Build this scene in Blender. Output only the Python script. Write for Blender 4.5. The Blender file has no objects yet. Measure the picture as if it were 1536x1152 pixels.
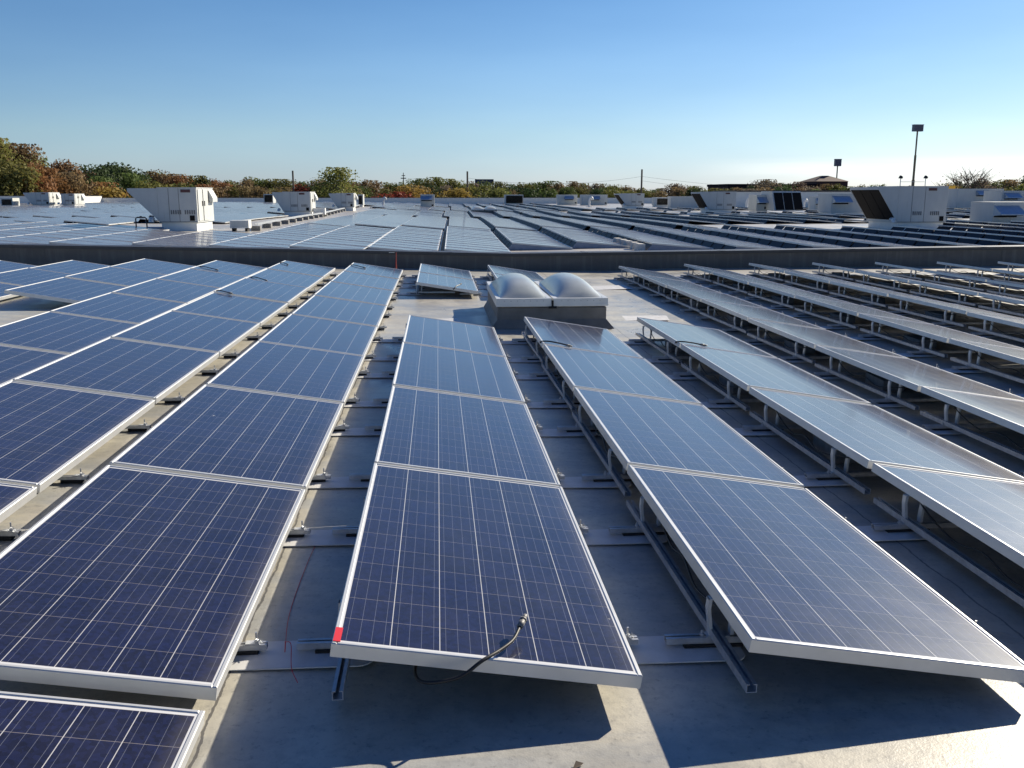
import bpy, math, random
from mathutils import Vector, Matrix, Quaternion
R_ = math.radians
sc = bpy.context.scene
col = sc.collection
random.seed(7)

# ------------------------------------------------------------------ camera
H = 1.64                                   # eye height above the roof membrane
FPX, PITCH, YAW = 1384.6, 0.2035, 0.0792
Fv = Vector((math.sin(YAW)*math.cos(PITCH), math.cos(YAW)*math.cos(PITCH), -math.sin(PITCH)))
Rv = Vector((math.cos(YAW), -math.sin(YAW), 0.0))
Uv = Rv.cross(Fv)
cd = bpy.data.cameras.new('camera')
cam = bpy.data.objects.new('camera', cd)
col.objects.link(cam)
cd.sensor_width = 36.0
cd.lens = FPX/1536*36.0
cd.clip_start, cd.clip_end = 0.05, 4000
cam.matrix_world = Matrix(((Rv.x, Uv.x, -Fv.x, 0), (Rv.y, Uv.y, -Fv.y, 0), (Rv.z, Uv.z, -Fv.z, H), (0, 0, 0, 1)))
sc.camera = cam

# ------------------------------------------------------------------ light
SUN_AZ, SUN_EL = R_(47.5), R_(27.5)        # azimuth from +Y (along the rows) towards +X
to_sun = Vector((math.sin(SUN_AZ)*math.cos(SUN_EL), math.cos(SUN_AZ)*math.cos(SUN_EL), math.sin(SUN_EL)))
sl = bpy.data.lights.new('sun', 'SUN')
sl.energy, sl.angle, sl.color = 5.0, R_(0.5), (1.0, 0.90, 0.73)
so = bpy.data.objects.new('sun', sl)
so.rotation_euler = (-to_sun).to_track_quat('-Z', 'Y').to_euler()
so.location = (20, 20, 40)
col.objects.link(so)

w = bpy.data.worlds.new('World')
sc.world = w
w.use_nodes = True
nt = w.node_tree
nt.nodes.clear()
def N(nt, t, **kw):
    n = nt.nodes.new(t)
    for k, v in kw.items():
        if k in ('x',): continue
        setattr(n, k, v)
    return n
wo = N(nt, 'ShaderNodeOutputWorld'); bg = N(nt, 'ShaderNodeBackground')
sky = N(nt, 'ShaderNodeTexSky', sky_type='NISHITA', sun_disc=False)
sky.sun_elevation, sky.sun_rotation = SUN_EL, SUN_AZ
sky.altitude, sky.air_density, sky.dust_density, sky.ozone_density = 200, 1.0, 0.35, 2.2
bg.inputs['Strength'].default_value = 0.061
geo = N(nt, 'ShaderNodeTexCoord')
sep = N(nt, 'ShaderNodeSeparateXYZ'); nt.links.new(geo.outputs['Generated'], sep.inputs[0])
# deeper blue with height above the horizon
mr = N(nt, 'ShaderNodeMapRange'); mr.inputs['From Min'].default_value = 0.0; mr.inputs['From Max'].default_value = 0.60
nt.links.new(sep.outputs['Z'], mr.inputs['Value'])
ramp = N(nt, 'ShaderNodeValToRGB')
for p_, c_ in ((0.0, (.64, .80, 1.28, 1)), (.10, (.70, .86, 1.10, 1)), (.31, (.52, .75, 1.00, 1)), (1.0, (.22, .43, .80, 1))):
    e_ = ramp.color_ramp.elements[0] if p_ == 0 else (ramp.color_ramp.elements[-1] if p_ == 1 else ramp.color_ramp.elements.new(p_))
    e_.position, e_.color = p_, c_
nt.links.new(mr.outputs[0], ramp.inputs[0])
mul = N(nt, 'ShaderNodeMix', data_type='RGBA', blend_type='MULTIPLY'); mul.inputs[0].default_value = 1
hz = N(nt, 'ShaderNodeTexNoise'); hz.inputs['Scale'].default_value = 2.6; hz.inputs['Detail'].default_value = 6
hm_ = N(nt, 'ShaderNodeMapping'); hm_.inputs['Scale'].default_value = (1, 1, 5); nt.links.new(geo.outputs['Generated'], hm_.inputs[0]); nt.links.new(hm_.outputs[0], hz.inputs['Vector'])
hr = N(nt, 'ShaderNodeValToRGB'); hr.color_ramp.elements[0].color = (.95, .965, .98, 1); hr.color_ramp.elements[1].color = (1.06, 1.045, 1.03, 1)
hr.color_ramp.elements[0].position, hr.color_ramp.elements[1].position = .35, .68
nt.links.new(hz.outputs['Fac'], hr.inputs[0])
hmx = N(nt, 'ShaderNodeMix', data_type='RGBA', blend_type='MULTIPLY'); hmx.inputs[0].default_value = 1
nt.links.new(sky.outputs[0], hmx.inputs[6]); nt.links.new(hr.outputs[0], hmx.inputs[7])
nt.links.new(hmx.outputs[2], mul.inputs[6]); nt.links.new(ramp.outputs[0], mul.inputs[7])
# thin cloud bank low on the sunward side
mp = N(nt, 'ShaderNodeMapping'); mp.inputs['Scale'].default_value = (2.2, 2.2, 60)
nt.links.new(geo.outputs['Generated'], mp.inputs[0])
cn = N(nt, 'ShaderNodeTexNoise'); cn.inputs['Scale'].default_value = 2.0; cn.inputs['Detail'].default_value = 5
nt.links.new(mp.outputs[0], cn.inputs['Vector'])
def wmath(op, a, b=None):
    m = N(nt, 'ShaderNodeMath', operation=op)
    for i, v in enumerate((a, b)):
        if v is None: continue
        if isinstance(v, (int, float)): m.inputs[i].default_value = v
        else: nt.links.new(v, m.inputs[i])
    return m.outputs[0]
def wmap(v, a, b, c, d):
    m = N(nt, 'ShaderNodeMapRange', interpolation_type='SMOOTHSTEP')
    nt.links.new(v, m.inputs['Value'])
    for k, x in zip(('From Min', 'From Max', 'To Min', 'To Max'), (a, b, c, d)): m.inputs[k].default_value = x
    return m.outputs[0]
up = wmap(sep.outputs['Z'], 0.025, 0.038, 1, 0)
lo = wmap(sep.outputs['Z'], 0.008, 0.024, 0.1, 1)
side = wmap(sep.outputs['X'], 0.24, 0.42, 0, 1)
nz = wmap(cn.outputs['Fac'], 0.30, 0.62, 0.35, 1)
fac = wmath('MULTIPLY', wmath('MULTIPLY', up, lo), wmath('MULTIPLY', side, nz))
cl = N(nt, 'ShaderNodeMix', data_type='RGBA', blend_type='MIX')
nt.links.new(wmath('MULTIPLY', fac, 0.6), cl.inputs[0]); nt.links.new(mul.outputs[2], cl.inputs[6])
cl.inputs[7].default_value = (12.5, 12.6, 12.2, 1)
nt.links.new(cl.outputs[2], bg.inputs['Color'])
nt.links.new(bg.outputs[0], wo.inputs[0])

sc.view_settings.view_transform = 'Standard'
sc.view_settings.look = 'None'
sc.view_settings.gamma = 1.0
sc.view_settings.exposure = 0.72

# ------------------------------------------------------------------ helpers
def ray(u, v):
    return Fv + Rv*((u-768)/FPX) + Uv*((576-v)/FPX)
def at_y(u, v, y):                          # measured point -> the place at distance y
    d = ray(u, v)
    return Vector((0, 0, H)) + d*(y/d.y)
def interp(tab, x):
    if x <= tab[0][0]: return tab[0][1]
    for (a, b), (c, d) in zip(tab, tab[1:]):
        if x <= c: return b + (d-b)*(x-a)/(c-a)
    return tab[-1][1]

class MB:
    def __init__(s): s.v, s.f, s.m, s.uv = [], [], [], {}
    def quad(s, *p, m=0, uv=None):
        i = len(s.v); s.v += [tuple(q) for q in p]; s.f.append(tuple(range(i, i+len(p)))); s.m.append(m)
        if uv: s.uv[len(s.f)-1] = uv
        return s
    def box(s, x0, x1, y0, y1, z0, z1, m=0):
        i = len(s.v)
        s.v += [(x, y, z) for z in (z0, z1) for y in (y0, y1) for x in (x0, x1)]
        for f in ((0, 2, 3, 1), (4, 5, 7, 6), (0, 1, 5, 4), (2, 6, 7, 3), (0, 4, 6, 2), (1, 3, 7, 5)):
            s.f.append(tuple(i+k for k in f)); s.m.append(m)
        return s
    def prism(s, prof, a0, a1, axis='y', m=0):     # profile in the plane normal to axis
        def P(p, a):
            return (p[0], a, p[1]) if axis == 'y' else ((a, p[0], p[1]) if axis == 'x' else (p[0], p[1], a))
        n = len(prof); i = len(s.v)
        s.v += [P(p, a0) for p in prof] + [P(p, a1) for p in prof]
        for k in range(n):
            s.f.append((i+k, i+(k+1) % n, i+n+(k+1) % n, i+n+k)); s.m.append(m)
        s.f.append(tuple(i+k for k in reversed(range(n)))); s.m.append(m)
        s.f.append(tuple(i+n+k for k in range(n))); s.m.append(m)
        return s
    def tube(s, pts, r, n=8, m=0, cap=True):
        pts = [Vector(p) for p in pts]
        rs = r if isinstance(r, (list, tuple)) else [r]*len(pts)
        rings = []; prev = None
        for k, p in enumerate(pts):
            t = (pts[min(k+1, len(pts)-1)] - pts[max(k-1, 0)]).normalized()
            if prev is None:
                a = t.orthogonal().normalized()
            else:
                a = (prev - t*prev.dot(t)).normalized()
            prev = a; b = t.cross(a); i = len(s.v); rings.append(i)
            for q in range(n):
                c = p + (a*math.cos(q*2*math.pi/n) + b*math.sin(q*2*math.pi/n))*rs[k]
                s.v.append(tuple(c))
        for A, B in zip(rings, rings[1:]):
            for q in range(n):
                s.f.append((A+q, A+(q+1) % n, B+(q+1) % n, B+q)); s.m.append(m)
        if cap:
            s.f.append(tuple(rings[0]+q for q in reversed(range(n)))); s.m.append(m)
            s.f.append(tuple(rings[-1]+q for q in range(n))); s.m.append(m)
        return s
    def mesh(s, name, mats, smooth=False):
        me = bpy.data.meshes.new(name)
        me.from_pydata(s.v, [], s.f)
        for mt in (mats if isinstance(mats, (list, tuple)) else [mats]): me.materials.append(mt)
        me.polygons.foreach_set('material_index', s.m)
        if smooth: me.polygons.foreach_set('use_smooth', [True]*len(s.f))
        if s.uv:
            l = me.uv_layers.new(name='UVMap')
            for fi, uvs in s.uv.items():
                for li, c in zip(me.polygons[fi].loop_indices, uvs): l.data[li].uv = c
        me.update()
        return me
    def build(s, name, mats, parent=None, smooth=False):
        return obj(name, s.mesh(name, mats, smooth), parent)

def obj(name, me, parent=None):
    o = bpy.data.objects.new(name, me); col.objects.link(o)
    if parent is not None: o.parent = parent
    return o
def tag(o, label, cat, group=None, kind=None):
    o['label'] = label; o['category'] = cat
    if group: o['group'] = group
    if kind: o['kind'] = kind
    return o
def thing(name, label, cat, loc=(0, 0, 0), rot=(0, 0, 0), group=None):
    o = obj(name, None); o.location = loc; o.rotation_euler = rot
    o.empty_display_size = 0.1
    return tag(o, label, cat, group)
def struct(o):
    o['kind'] = 'structure'; return o
def dup(root, loc, rot, label, scale=None):
    r = root.copy(); col.objects.link(r); r.location = loc; r.rotation_euler = rot; r['label'] = label
    if scale: r.scale = scale
    for ch in list(root.children):
        c = ch.copy(); col.objects.link(c); c.parent = r
        for g in list(ch.children):
            d = g.copy(); col.objects.link(d); d.parent = c
    return r
ORD = ['', 'first', 'second', 'third', 'fourth', 'fifth', 'sixth', 'seventh', 'eighth', 'ninth', 'tenth', 'eleventh', 'twelfth',
       'thirteenth', 'fourteenth', 'fifteenth', 'sixteenth', 'seventeenth', 'eighteenth', 'nineteenth', 'twentieth']

# ------------------------------------------------------------------ materials
def mat(name):
    m = bpy.data.materials.new(name); m.use_nodes = True
    t = m.node_tree; b = t.nodes['Principled BSDF']
    return m, t, b
def L(t, a, b): t.links.new(a, b)
def mth(t, op, a, b=None, c=None):
    m = N(t, 'ShaderNodeMath', operation=op)
    for i, v in enumerate((a, b, c)):
        if v is None: continue
        if isinstance(v, (int, float)): m.inputs[i].default_value = v
        else: L(t, v, m.inputs[i])
    return m.outputs[0]
def noise(t, scale, detail=4, rough=0.55, vec=None, sc3=None, coord='Object'):
    n = N(t, 'ShaderNodeTexNoise'); n.inputs['Scale'].default_value = scale
    n.inputs['Detail'].default_value = detail; n.inputs['Roughness'].default_value = rough
    if vec is None:
        vec = N(t, 'ShaderNodeTexCoord').outputs[coord]
    if sc3:
        mp = N(t, 'ShaderNodeMapping'); mp.inputs['Scale'].default_value = sc3; L(t, vec, mp.inputs[0]); vec = mp.outputs[0]
    L(t, vec, n.inputs['Vector'])
    return n.outputs['Fac']
def ramp_(t, fac, stops):
    r = N(t, 'ShaderNodeValToRGB')
    e = r.color_ramp.elements
    while len(e) < len(stops): e.new(0.5)
    for q, (p, c) in zip(e, stops):
        q.position = p; q.color = (*c, 1) if len(c) == 3 else c
    L(t, fac, r.inputs[0])
    return r.outputs[0]
def mixc(t, fac, a, b, blend='MIX'):
    m = N(t, 'ShaderNodeMix', data_type='RGBA', blend_type=blend)
    for i, v in ((0, fac), (6, a), (7, b)):
        if isinstance(v, (int, float)): m.inputs[i].default_value = v
        elif isinstance(v, tuple): m.inputs[i].default_value = (*v, 1)
        else: L(t, v, m.inputs[i])
    return m.outputs[2]
def bump(t, b, h, strength, dist=0.01):
    n = N(t, 'ShaderNodeBump'); n.inputs['Strength'].default_value = strength; n.inputs['Distance'].default_value = dist
    L(t, h, n.inputs['Height']); L(t, n.outputs[0], b.inputs['Normal'])
def plain(name, c, rough=0.5, metal=0.0, var=0.12, scale=6.0, spec=0.5):
    m, t, b = mat(name)
    n = noise(t, scale, 5)
    d = tuple(x*(1-var) for x in c); e = tuple(min(1, x*(1+var)) for x in c)
    L(t, ramp_(t, n, [(0.3, d), (0.7, e)]), b.inputs['Base Color'])
    b.inputs['Roughness'].default_value = rough; b.inputs['Metallic'].default_value = metal
    b.inputs['Specular IOR Level'].default_value = spec
    return m

# solar cells: polycrystalline blue squares, pale gaps, thin bus bars, under glass
def cells(name, film, rough):
    m, t, b = mat(name)
    uvn = N(t, 'ShaderNodeTexCoord').outputs['UV']
    s3 = N(t, 'ShaderNodeSeparateXYZ'); L(t, uvn, s3.inputs[0])
    u_, v_ = s3.outputs['X'], s3.outputs['Y']
    fu = mth(t, 'ABSOLUTE', mth(t, 'SUBTRACT', mth(t, 'FRACT', u_), 0.5))
    fv = mth(t, 'ABSOLUTE', mth(t, 'SUBTRACT', mth(t, 'FRACT', v_), 0.5))
    gapu = mth(t, 'GREATER_THAN', fu, 0.5-0.0085)
    gapv = mth(t, 'GREATER_THAN', fv, 0.5-0.0055)
    bus = mth(t, 'LESS_THAN', mth(t, 'ABSOLUTE', mth(t, 'SUBTRACT', mth(t, 'FRACT', mth(t, 'MULTIPLY', u_, 4.0)), 0.5)), 0.017)
    vor = N(t, 'ShaderNodeTexVoronoi'); vor.inputs['Scale'].default_value = 11.0
    oi = N(t, 'ShaderNodeObjectInfo')
    va = N(t, 'ShaderNodeVectorMath', operation='ADD'); L(t, uvn, va.inputs[0])
    cmb = N(t, 'ShaderNodeCombineXYZ'); L(t, mth(t, 'MULTIPLY', oi.outputs['Random'], 97.0), cmb.inputs[2]); L(t, cmb.outputs[0], va.inputs[1])
    L(t, va.outputs[0], vor.inputs['Vector'])
    sv = N(t, 'ShaderNodeSeparateXYZ'); L(t, vor.outputs['Color'], sv.inputs[0])
    fl = N(t, 'ShaderNodeVectorMath', operation='FLOOR'); L(t, va.outputs[0], fl.inputs[0])
    wn = N(t, 'ShaderNodeTexWhiteNoise'); L(t, fl.outputs[0], wn.inputs['Vector'])
    shade = mth(t, 'ADD', mth(t, 'MULTIPLY', sv.outputs['X'], 0.75), mth(t, 'ADD', mth(t, 'ADD', 0.40, mth(t, 'MULTIPLY', oi.outputs['Random'], 0.2)), mth(t, 'MULTIPLY', wn.outputs['Value'], 0.34)))
    cellc = N(t, 'ShaderNodeVectorMath', operation='SCALE'); cellc.inputs[0].default_value = (0.0056, 0.0092, 0.040)
    L(t, shade, cellc.inputs['Scale'])
    cc = mixc(t, mth(t, 'MULTIPLY', bus, 0.40), cellc.outputs[0], (0.30, 0.32, 0.38))
    cc = mixc(t, mth(t, 'MULTIPLY', gapv, 0.60), cc, (0.42, 0.38, 0.36))
    cc = mixc(t, mth(t, 'MULTIPLY', gapu, 0.88), cc, (0.60, 0.60, 0.60))
    # a thin film of dust on the glass
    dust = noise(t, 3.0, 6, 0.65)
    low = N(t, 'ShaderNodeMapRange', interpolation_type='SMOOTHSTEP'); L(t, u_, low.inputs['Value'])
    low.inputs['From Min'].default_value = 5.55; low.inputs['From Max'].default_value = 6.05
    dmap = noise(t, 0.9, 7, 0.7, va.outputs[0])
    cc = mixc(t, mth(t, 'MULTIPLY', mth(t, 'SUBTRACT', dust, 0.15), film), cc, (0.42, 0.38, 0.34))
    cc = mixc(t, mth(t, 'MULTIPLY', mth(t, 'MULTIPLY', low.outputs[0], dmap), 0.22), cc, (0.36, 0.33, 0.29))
    cc = mixc(t, ramp_(t, noise(t, 2.6, 3, 0.6, va.outputs[0]), [(0.765, (0, 0, 0)), (0.785, (.6, .6, .6))]), cc, (0.55, 0.54, 0.50))
    L(t, cc, b.inputs['Base Color'])
    b.inputs['IOR'].default_value = 1.33
    b.inputs['Coat Weight'].default_value = 0.55; b.inputs['Coat IOR'].default_value = 1.36; b.inputs['Coat Roughness'].default_value = 0.09
    b.inputs['Sheen Weight'].default_value = 0.035; b.inputs['Sheen Roughness'].default_value = 0.45; b.inputs['Sheen Tint'].default_value = (.95, .84, .72, 1)
    L(t, mth(t, 'ADD', rough, mth(t, 'MULTIPLY', dust, 0.10)), b.inputs['Roughness'])
    return m
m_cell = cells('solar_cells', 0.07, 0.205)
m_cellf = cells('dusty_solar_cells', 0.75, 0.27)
m_back = plain('white_backsheet', (0.62, 0.63, 0.65), 0.25, 0, 0.04)
m_undershade = plain('shade_dark_underside', (0.10, 0.10, 0.105), 0.6)  # white panel backs coloured dark: shade under the rows put into the paint
m_alu = plain('anodised_aluminium', (0.62, 0.63, 0.63), 0.38, 0.35, 0.05, 9)
m_galv = plain('galvanised_steel', (0.50, 0.52, 0.55), 0.42, 0.65, 0.16, 30)
m_rub = plain('black_rubber', (0.012, 0.012, 0.014), 0.8)
m_cable = plain('black_cable', (0.012, 0.012, 0.013), 0.45)
m_conn = plain('grey_plug', (0.16, 0.16, 0.16), 0.5)
m_red = plain('red_tape', (0.62, 0.02, 0.035), 0.5)
m_orange = plain('red_plastic', (0.30, 0.035, 0.025), 0.5)
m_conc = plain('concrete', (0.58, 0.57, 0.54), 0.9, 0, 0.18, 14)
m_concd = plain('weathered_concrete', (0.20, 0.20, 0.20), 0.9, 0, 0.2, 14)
m_dark = plain('dark_deflector', (0.010, 0.012, 0.020), 0.55, 0.0, 0.25, spec=0.3)
m_wind = plain('end_shield_metal', (0.20, 0.24, 0.33), 0.4, 0.3, 0.12)
m_white = plain('white_paint', (0.74, 0.74, 0.72), 0.45, 0, 0.05, 3)
m_filter = plain('dark_filter', (0.011, 0.010, 0.010), 0.8, 0, 0.3, 20, 0.2)
m_bluemet = plain('blue_grey_sheet', (0.32, 0.40, 0.50), 0.35, 0.4, 0.08)
m_slot = plain('shaded_slot', (0.16, 0.165, 0.17), 0.6)
m_maroon = plain('maroon_plate', (0.10, 0.035, 0.035), 0.5)
m_brown = plain('brown_wall', (0.06, 0.026, 0.024), 0.8, 0, 0.2, 1)
m_brroof = plain('brown_roof', (0.022, 0.016, 0.02), 0.9, 0, 0.2, 1, 0.1)
m_pole = plain('weathered_pole', (0.10, 0.08, 0.065), 0.7)
m_poleb = plain('tan_pole', (0.20, 0.15, 0.09), 0.5)
m_box = plain('sign_cabinet', (0.16, 0.17, 0.22), 0.5)
m_navy = plain('navy_sign', (0.025, 0.03, 0.065), 0.5)
m_navyl = plain('dim_letters', (0.11, 0.11, 0.16), 0.5)
m_yel = plain('yellow_panel', (0.60, 0.34, 0.03), 0.5)

# painted sheet metal of the rooftop units, streaked with rain marks
m_unit, t, b = mat('unit_sheet_metal')
n1 = noise(t, 1.0, 5, 0.6, sc3=(2.2, 2.2, 0.9)); n2 = noise(t, 7, 4)
c1 = ramp_(t, n1, [(0.3, (0.52, 0.54, 0.53)), (0.7, (0.60, 0.615, 0.60))])
n3 = noise(t, 1.0, 5, 0.7, sc3=(9, 9, .6))
c1 = mixc(t, mth(t, 'MULTIPLY', ramp_(t, n3, [(0.62, (0, 0, 0)), (0.74, (1, 1, 1))]), 0.30), c1, (0.33, 0.30, 0.26))
L(t, mixc(t, mth(t, 'MULTIPLY', n2, 0.18), c1, (0.36, 0.36, 0.35)), b.inputs['Base Color'])
b.inputs['Roughness'].default_value = 0.5

# roof membrane: pale, stained, trodden, faint lap seams
def membrane(name, base, dirt, wet):
    m, t, b = mat(name)
    co = N(t, 'ShaderNodeTexCoord').outputs['Object']
    n1 = noise(t, 0.55, 7, 0.62, co); n2 = noise(t, 3.3, 6, 0.65, co); n3 = noise(t, 38, 5, 0.7, co); n4 = noise(t, 0.9, 6, 0.6, co, (0.5, 2.2, 1))
    n5 = noise(t, 150, 2, 0.5, co); n6 = noise(t, 17, 6, 0.75, co)
    c = ramp_(t, n2, [(0.28, tuple(x*0.80 for x in base)), (0.50, base), (0.74, tuple(min(1, x*1.10) for x in base))])
    st = ramp_(t, n1, [(0.50, (0, 0, 0)), (0.66, (1, 1, 1))])
    c = mixc(t, mth(t, 'MULTIPLY', st, 0.60), c, dirt)
    st2 = ramp_(t, n4, [(0.48, (0, 0, 0)), (0.60, (1, 1, 1)), (0.74, (0.3, 0.3, 0.3))])
    c = mixc(t, mth(t, 'MULTIPLY', st2, 0.60), c, wet)
    c = mixc(t, mth(t, 'MULTIPLY', ramp_(t, n6, [(0.46, (0, 0, 0)), (0.66, (1, 1, 1))]), 0.38), c, (0.20, 0.20, 0.20))
    sp = ramp_(t, n3, [(0.57, (0, 0, 0)), (0.70, (1, 1, 1))])
    c = mixc(t, mth(t, 'MULTIPLY', sp, 0.55), c, (0.14, 0.14, 0.14))
    s = N(t, 'ShaderNodeSeparateXYZ'); L(t, co, s.inputs[0])
    wob = mth(t, 'MULTIPLY', mth(t, 'SUBTRACT', n2, 0.5), 0.02)
    sx = mth(t, 'ADD', mth(t, 'MULTIPLY', mth(t, 'ADD', s.outputs['X'], 0.735), 1/2.95), wob)
    d = mth(t, 'ABSOLUTE', mth(t, 'SUBTRACT', mth(t, 'FRACT', mth(t, 'ADD', sx, 0.5)), 0.5))
    seam = mth(t, 'LESS_THAN', d, 0.0016)
    lap = mth(t, 'LESS_THAN', d, 0.022)
    sy = mth(t, 'MULTIPLY', mth(t, 'ADD', s.outputs['Y'], 0.9), 1/5.6)
    d2 = mth(t, 'ABSOLUTE', mth(t, 'SUBTRACT', mth(t, 'FRACT', mth(t, 'ADD', sy, mth(t, 'MULTIPLY', wob, .5))), 0.5))
    c = mixc(t, mth(t, 'MULTIPLY', mth(t, 'LESS_THAN', d2, 0.0011), 0.5), c, (0.08, 0.08, 0.09))
    pud = noise(t, 0.8, 5, 0.55, co, (1, .6, 1))
    pm = ramp_(t, pud, [(0.52, (0, 0, 0)), (0.565, (.9, .9, .9)), (0.61, (.45, .45, .45)), (0.7, (.6, .6, .6))])
    c = mixc(t, mth(t, 'MULTIPLY', pm, 0.42), c, (0.25, 0.245, 0.23))
    c = mixc(t, mth(t, 'MULTIPLY', lap, 0.10), c, (0.30, 0.30, 0.30))
    c = mixc(t, mth(t, 'MULTIPLY', seam, 0.75), c, (0.06, 0.06, 0.07))
    L(t, c, b.inputs['Base Color'])
    L(t, mth(t, 'SUBTRACT', mth(t, 'ADD', 0.22, mth(t, 'MULTIPLY', n1, 0.36)), mth(t, 'MULTIPLY', pm, 0.12)), b.inputs['Roughness'])
    b.inputs['IOR'].default_value = 1.52
    bump(t, b, mth(t, 'ADD', n3, mth(t, 'MULTIPLY', n5, 0.5)), 0.25, 0.004)
    return m
m_roof = membrane('roof_membrane', (0.50, 0.475, 0.405), (0.33, 0.31, 0.28), (0.26, 0.29, 0.33))
m_roof2 = membrane('far_roof_membrane', (0.50, 0.47, 0.42), (0.36, 0.34, 0.31), (0.30, 0.30, 0.30))
m_slip = plain('slip_sheet_membrane', (0.60, 0.60, 0.60), 0.5, 0, 0.14, 9)
# dark flashing of the dividing wall and skylight curb
m_flash, t, b = mat('grey_flashing')
n1 = noise(t, 1.1, 6, 0.6, sc3=(1, 1, 3)); n2 = noise(t, 24, 5, 0.7)
c1 = ramp_(t, n1, [(0.3, (0.075, 0.070, 0.066)), (0.7, (0.13, 0.12, 0.108))])
n7 = noise(t, 1.0, 5, 0.65, sc3=(7, 1, .5))
c1 = mixc(t, mth(t, 'MULTIPLY', ramp_(t, n7, [(0.5, (0, 0, 0)), (0.68, (1, 1, 1))]), 0.45), c1, (0.24, 0.23, 0.21))
L(t, mixc(t, mth(t, 'MULTIPLY', n2, 0.35), c1, (0.10, 0.10, 0.10)), b.inputs['Base Color'])
b.inputs['Roughness'].default_value = 0.6
bump(t, b, n2, 0.3, 0.004)
m_coping = plain('dark_coping', (0.05, 0.05, 0.056), 0.45, 0.2, 0.12)
m_curb = plain('curb_membrane', (0.17, 0.162, 0.15), 0.6, 0, 0.22, 5)
m_skyf = plain('skylight_frame', (0.66, 0.68, 0.69), 0.4, 0.3, 0.06)
# cloudy acrylic dome
m_dome, t, b = mat('acrylic_dome')
L(t, ramp_(t, noise(t, 2.5, 4), [(0.3, (0.52, 0.57, 0.56)), (0.7, (0.66, 0.70, 0.69))]), b.inputs['Base Color'])
b.inputs['Roughness'].default_value = 0.32
b.inputs['Coat Weight'].default_value = 0.25; b.inputs['Coat Roughness'].default_value = 0.12
b.inputs['Transmission Weight'].default_value = 0.35
# foliage: colour of each tree from its object colour
m_leaf, t, b = mat('foliage')
oi = N(t, 'ShaderNodeObjectInfo')
n1 = noise(t, 0.55, 4, 0.6); n2 = noise(t, 3.0, 3)
f = mth(t, 'ADD', mth(t, 'MULTIPLY', n1, 1.3), mth(t, 'MULTIPLY', n2, 0.7))
vs = N(t, 'ShaderNodeVectorMath', operation='SCALE'); L(t, oi.outputs['Color'], vs.inputs[0]); L(t, f, vs.inputs['Scale'])
L(t, vs.outputs[0], b.inputs['Base Color'])
b.inputs['Roughness'].default_value = 0.7; b.inputs['Specular IOR Level'].default_value = 0.15
tr = N(t, 'ShaderNodeBsdfTranslucent'); L(t, vs.outputs[0], tr.inputs['Color'])
mx = N(t, 'ShaderNodeMixShader'); mx.inputs[0].default_value = 0.35
L(t, b.outputs[0], mx.inputs[1]); L(t, tr.outputs[0], mx.inputs[2]); L(t, mx.outputs[0], t.nodes['Material Output'].inputs['Surface'])
m_bark = plain('bark', (0.09, 0.07, 0.055), 0.9, 0, 0.25, 3)
m_ground, t, b = mat('grassland')
L(t, ramp_(t, noise(t, 0.03, 6), [(0.3, (0.05, 0.06, 0.025)), (0.7, (0.11, 0.10, 0.05))]), b.inputs['Base Color'])
b.inputs['Roughness'].default_value = 0.95

# ------------------------------------------------------------------ near roof: heights of the rows
S, XB, ZHI, TILT, Y0, P, CA, CB = 1.3363, -0.3483, -1.3735, 0.1574, 2.6658, 2.0, -0.0189, 0.0016
PW, PL, PT = 0.992, 1.956, 0.046
HHI = 0.25                                  # raised panel edge above the membrane
DX = {-5: -.042, -4: -.015, -3: .013, -2: .008, -1: 0, 0: -.001, 1: -.003, 2: -.005, 3: -.003, 4: .011, 5: .031, 6: .033}
DZ = {-5: -.096, -4: -.029, -3: -.021, -2: .015, -1: 0, 0: .004, 1: -.008, 2: -.012, 3: -.02, 4: .028, 5: .036, 6: .034}
def rowx(r):
    return XB + r*S + DX.get(max(-5, min(6, r)), 0)
def rowz(r):
    q = max(-5, min(6, r)); x = XB + q*S + DX[q]
    return H + ZHI + CA*x + CB*x*x + DZ[q]
GT = [(rowx(r), rowz(r)-HHI) for r in range(-7, 12)]
def gz(x): return interp(GT, x)
WALL_Y = 20.4
FAR_Y = 20.85
CROSS = [(-12, .27), (-9.4, .24), (-3.75, .13), (1.65, 0), (7.5, .05), (13.7, .11), (20, .14)]
UND = [(21, -.01), (30, .03), (37, .06), (47, .03), (57, -.03), (68, 0), (85, .02), (110, 0)]
def fz(x, y): return .115 + interp(CROSS, x) + interp(UND, y)

# ground, near roof, far roof
mb = MB(); mb.quad((-1500, -1500, -8), (1500, -1500, -8), (1500, 1500, -8), (-1500, 1500, -8))
struct(mb.build('ground', m_ground))
xs = [-60] + [g[0] for g in GT] + [80]
mb = MB()
ys = [-12, 4, 12, WALL_Y+0.1]
for ya, yb in zip(ys, ys[1:]):
    for a, c in zip(xs, xs[1:]):
        mb.quad((a, ya, gz(a)), (c, ya, gz(c)), (c, yb, gz(c)), (a, yb, gz(a)))
struct(mb.build('roof_deck', m_roof))
xs = [-140, -46, -20] + [c[0] for c in CROSS] + [30, 60, 130]
ys = [FAR_Y-0.1] + [u[0] for u in UND if u[0] > 21] + [131.2]
mb = MB()
for ya, yb in zip(ys, ys[1:]):
    for a, c in zip(xs, xs[1:]):
        if c <= -46 and ya >= 110: yb2 = 115.2
        else: yb2 = yb
        mb.quad((a, ya, fz(a, ya)), (c, ya, fz(c, ya)), (c, yb2, fz(c, yb2)), (a, yb2, fz(a, yb2)))
struct(mb.build('roof_terrace', m_roof2))

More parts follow.
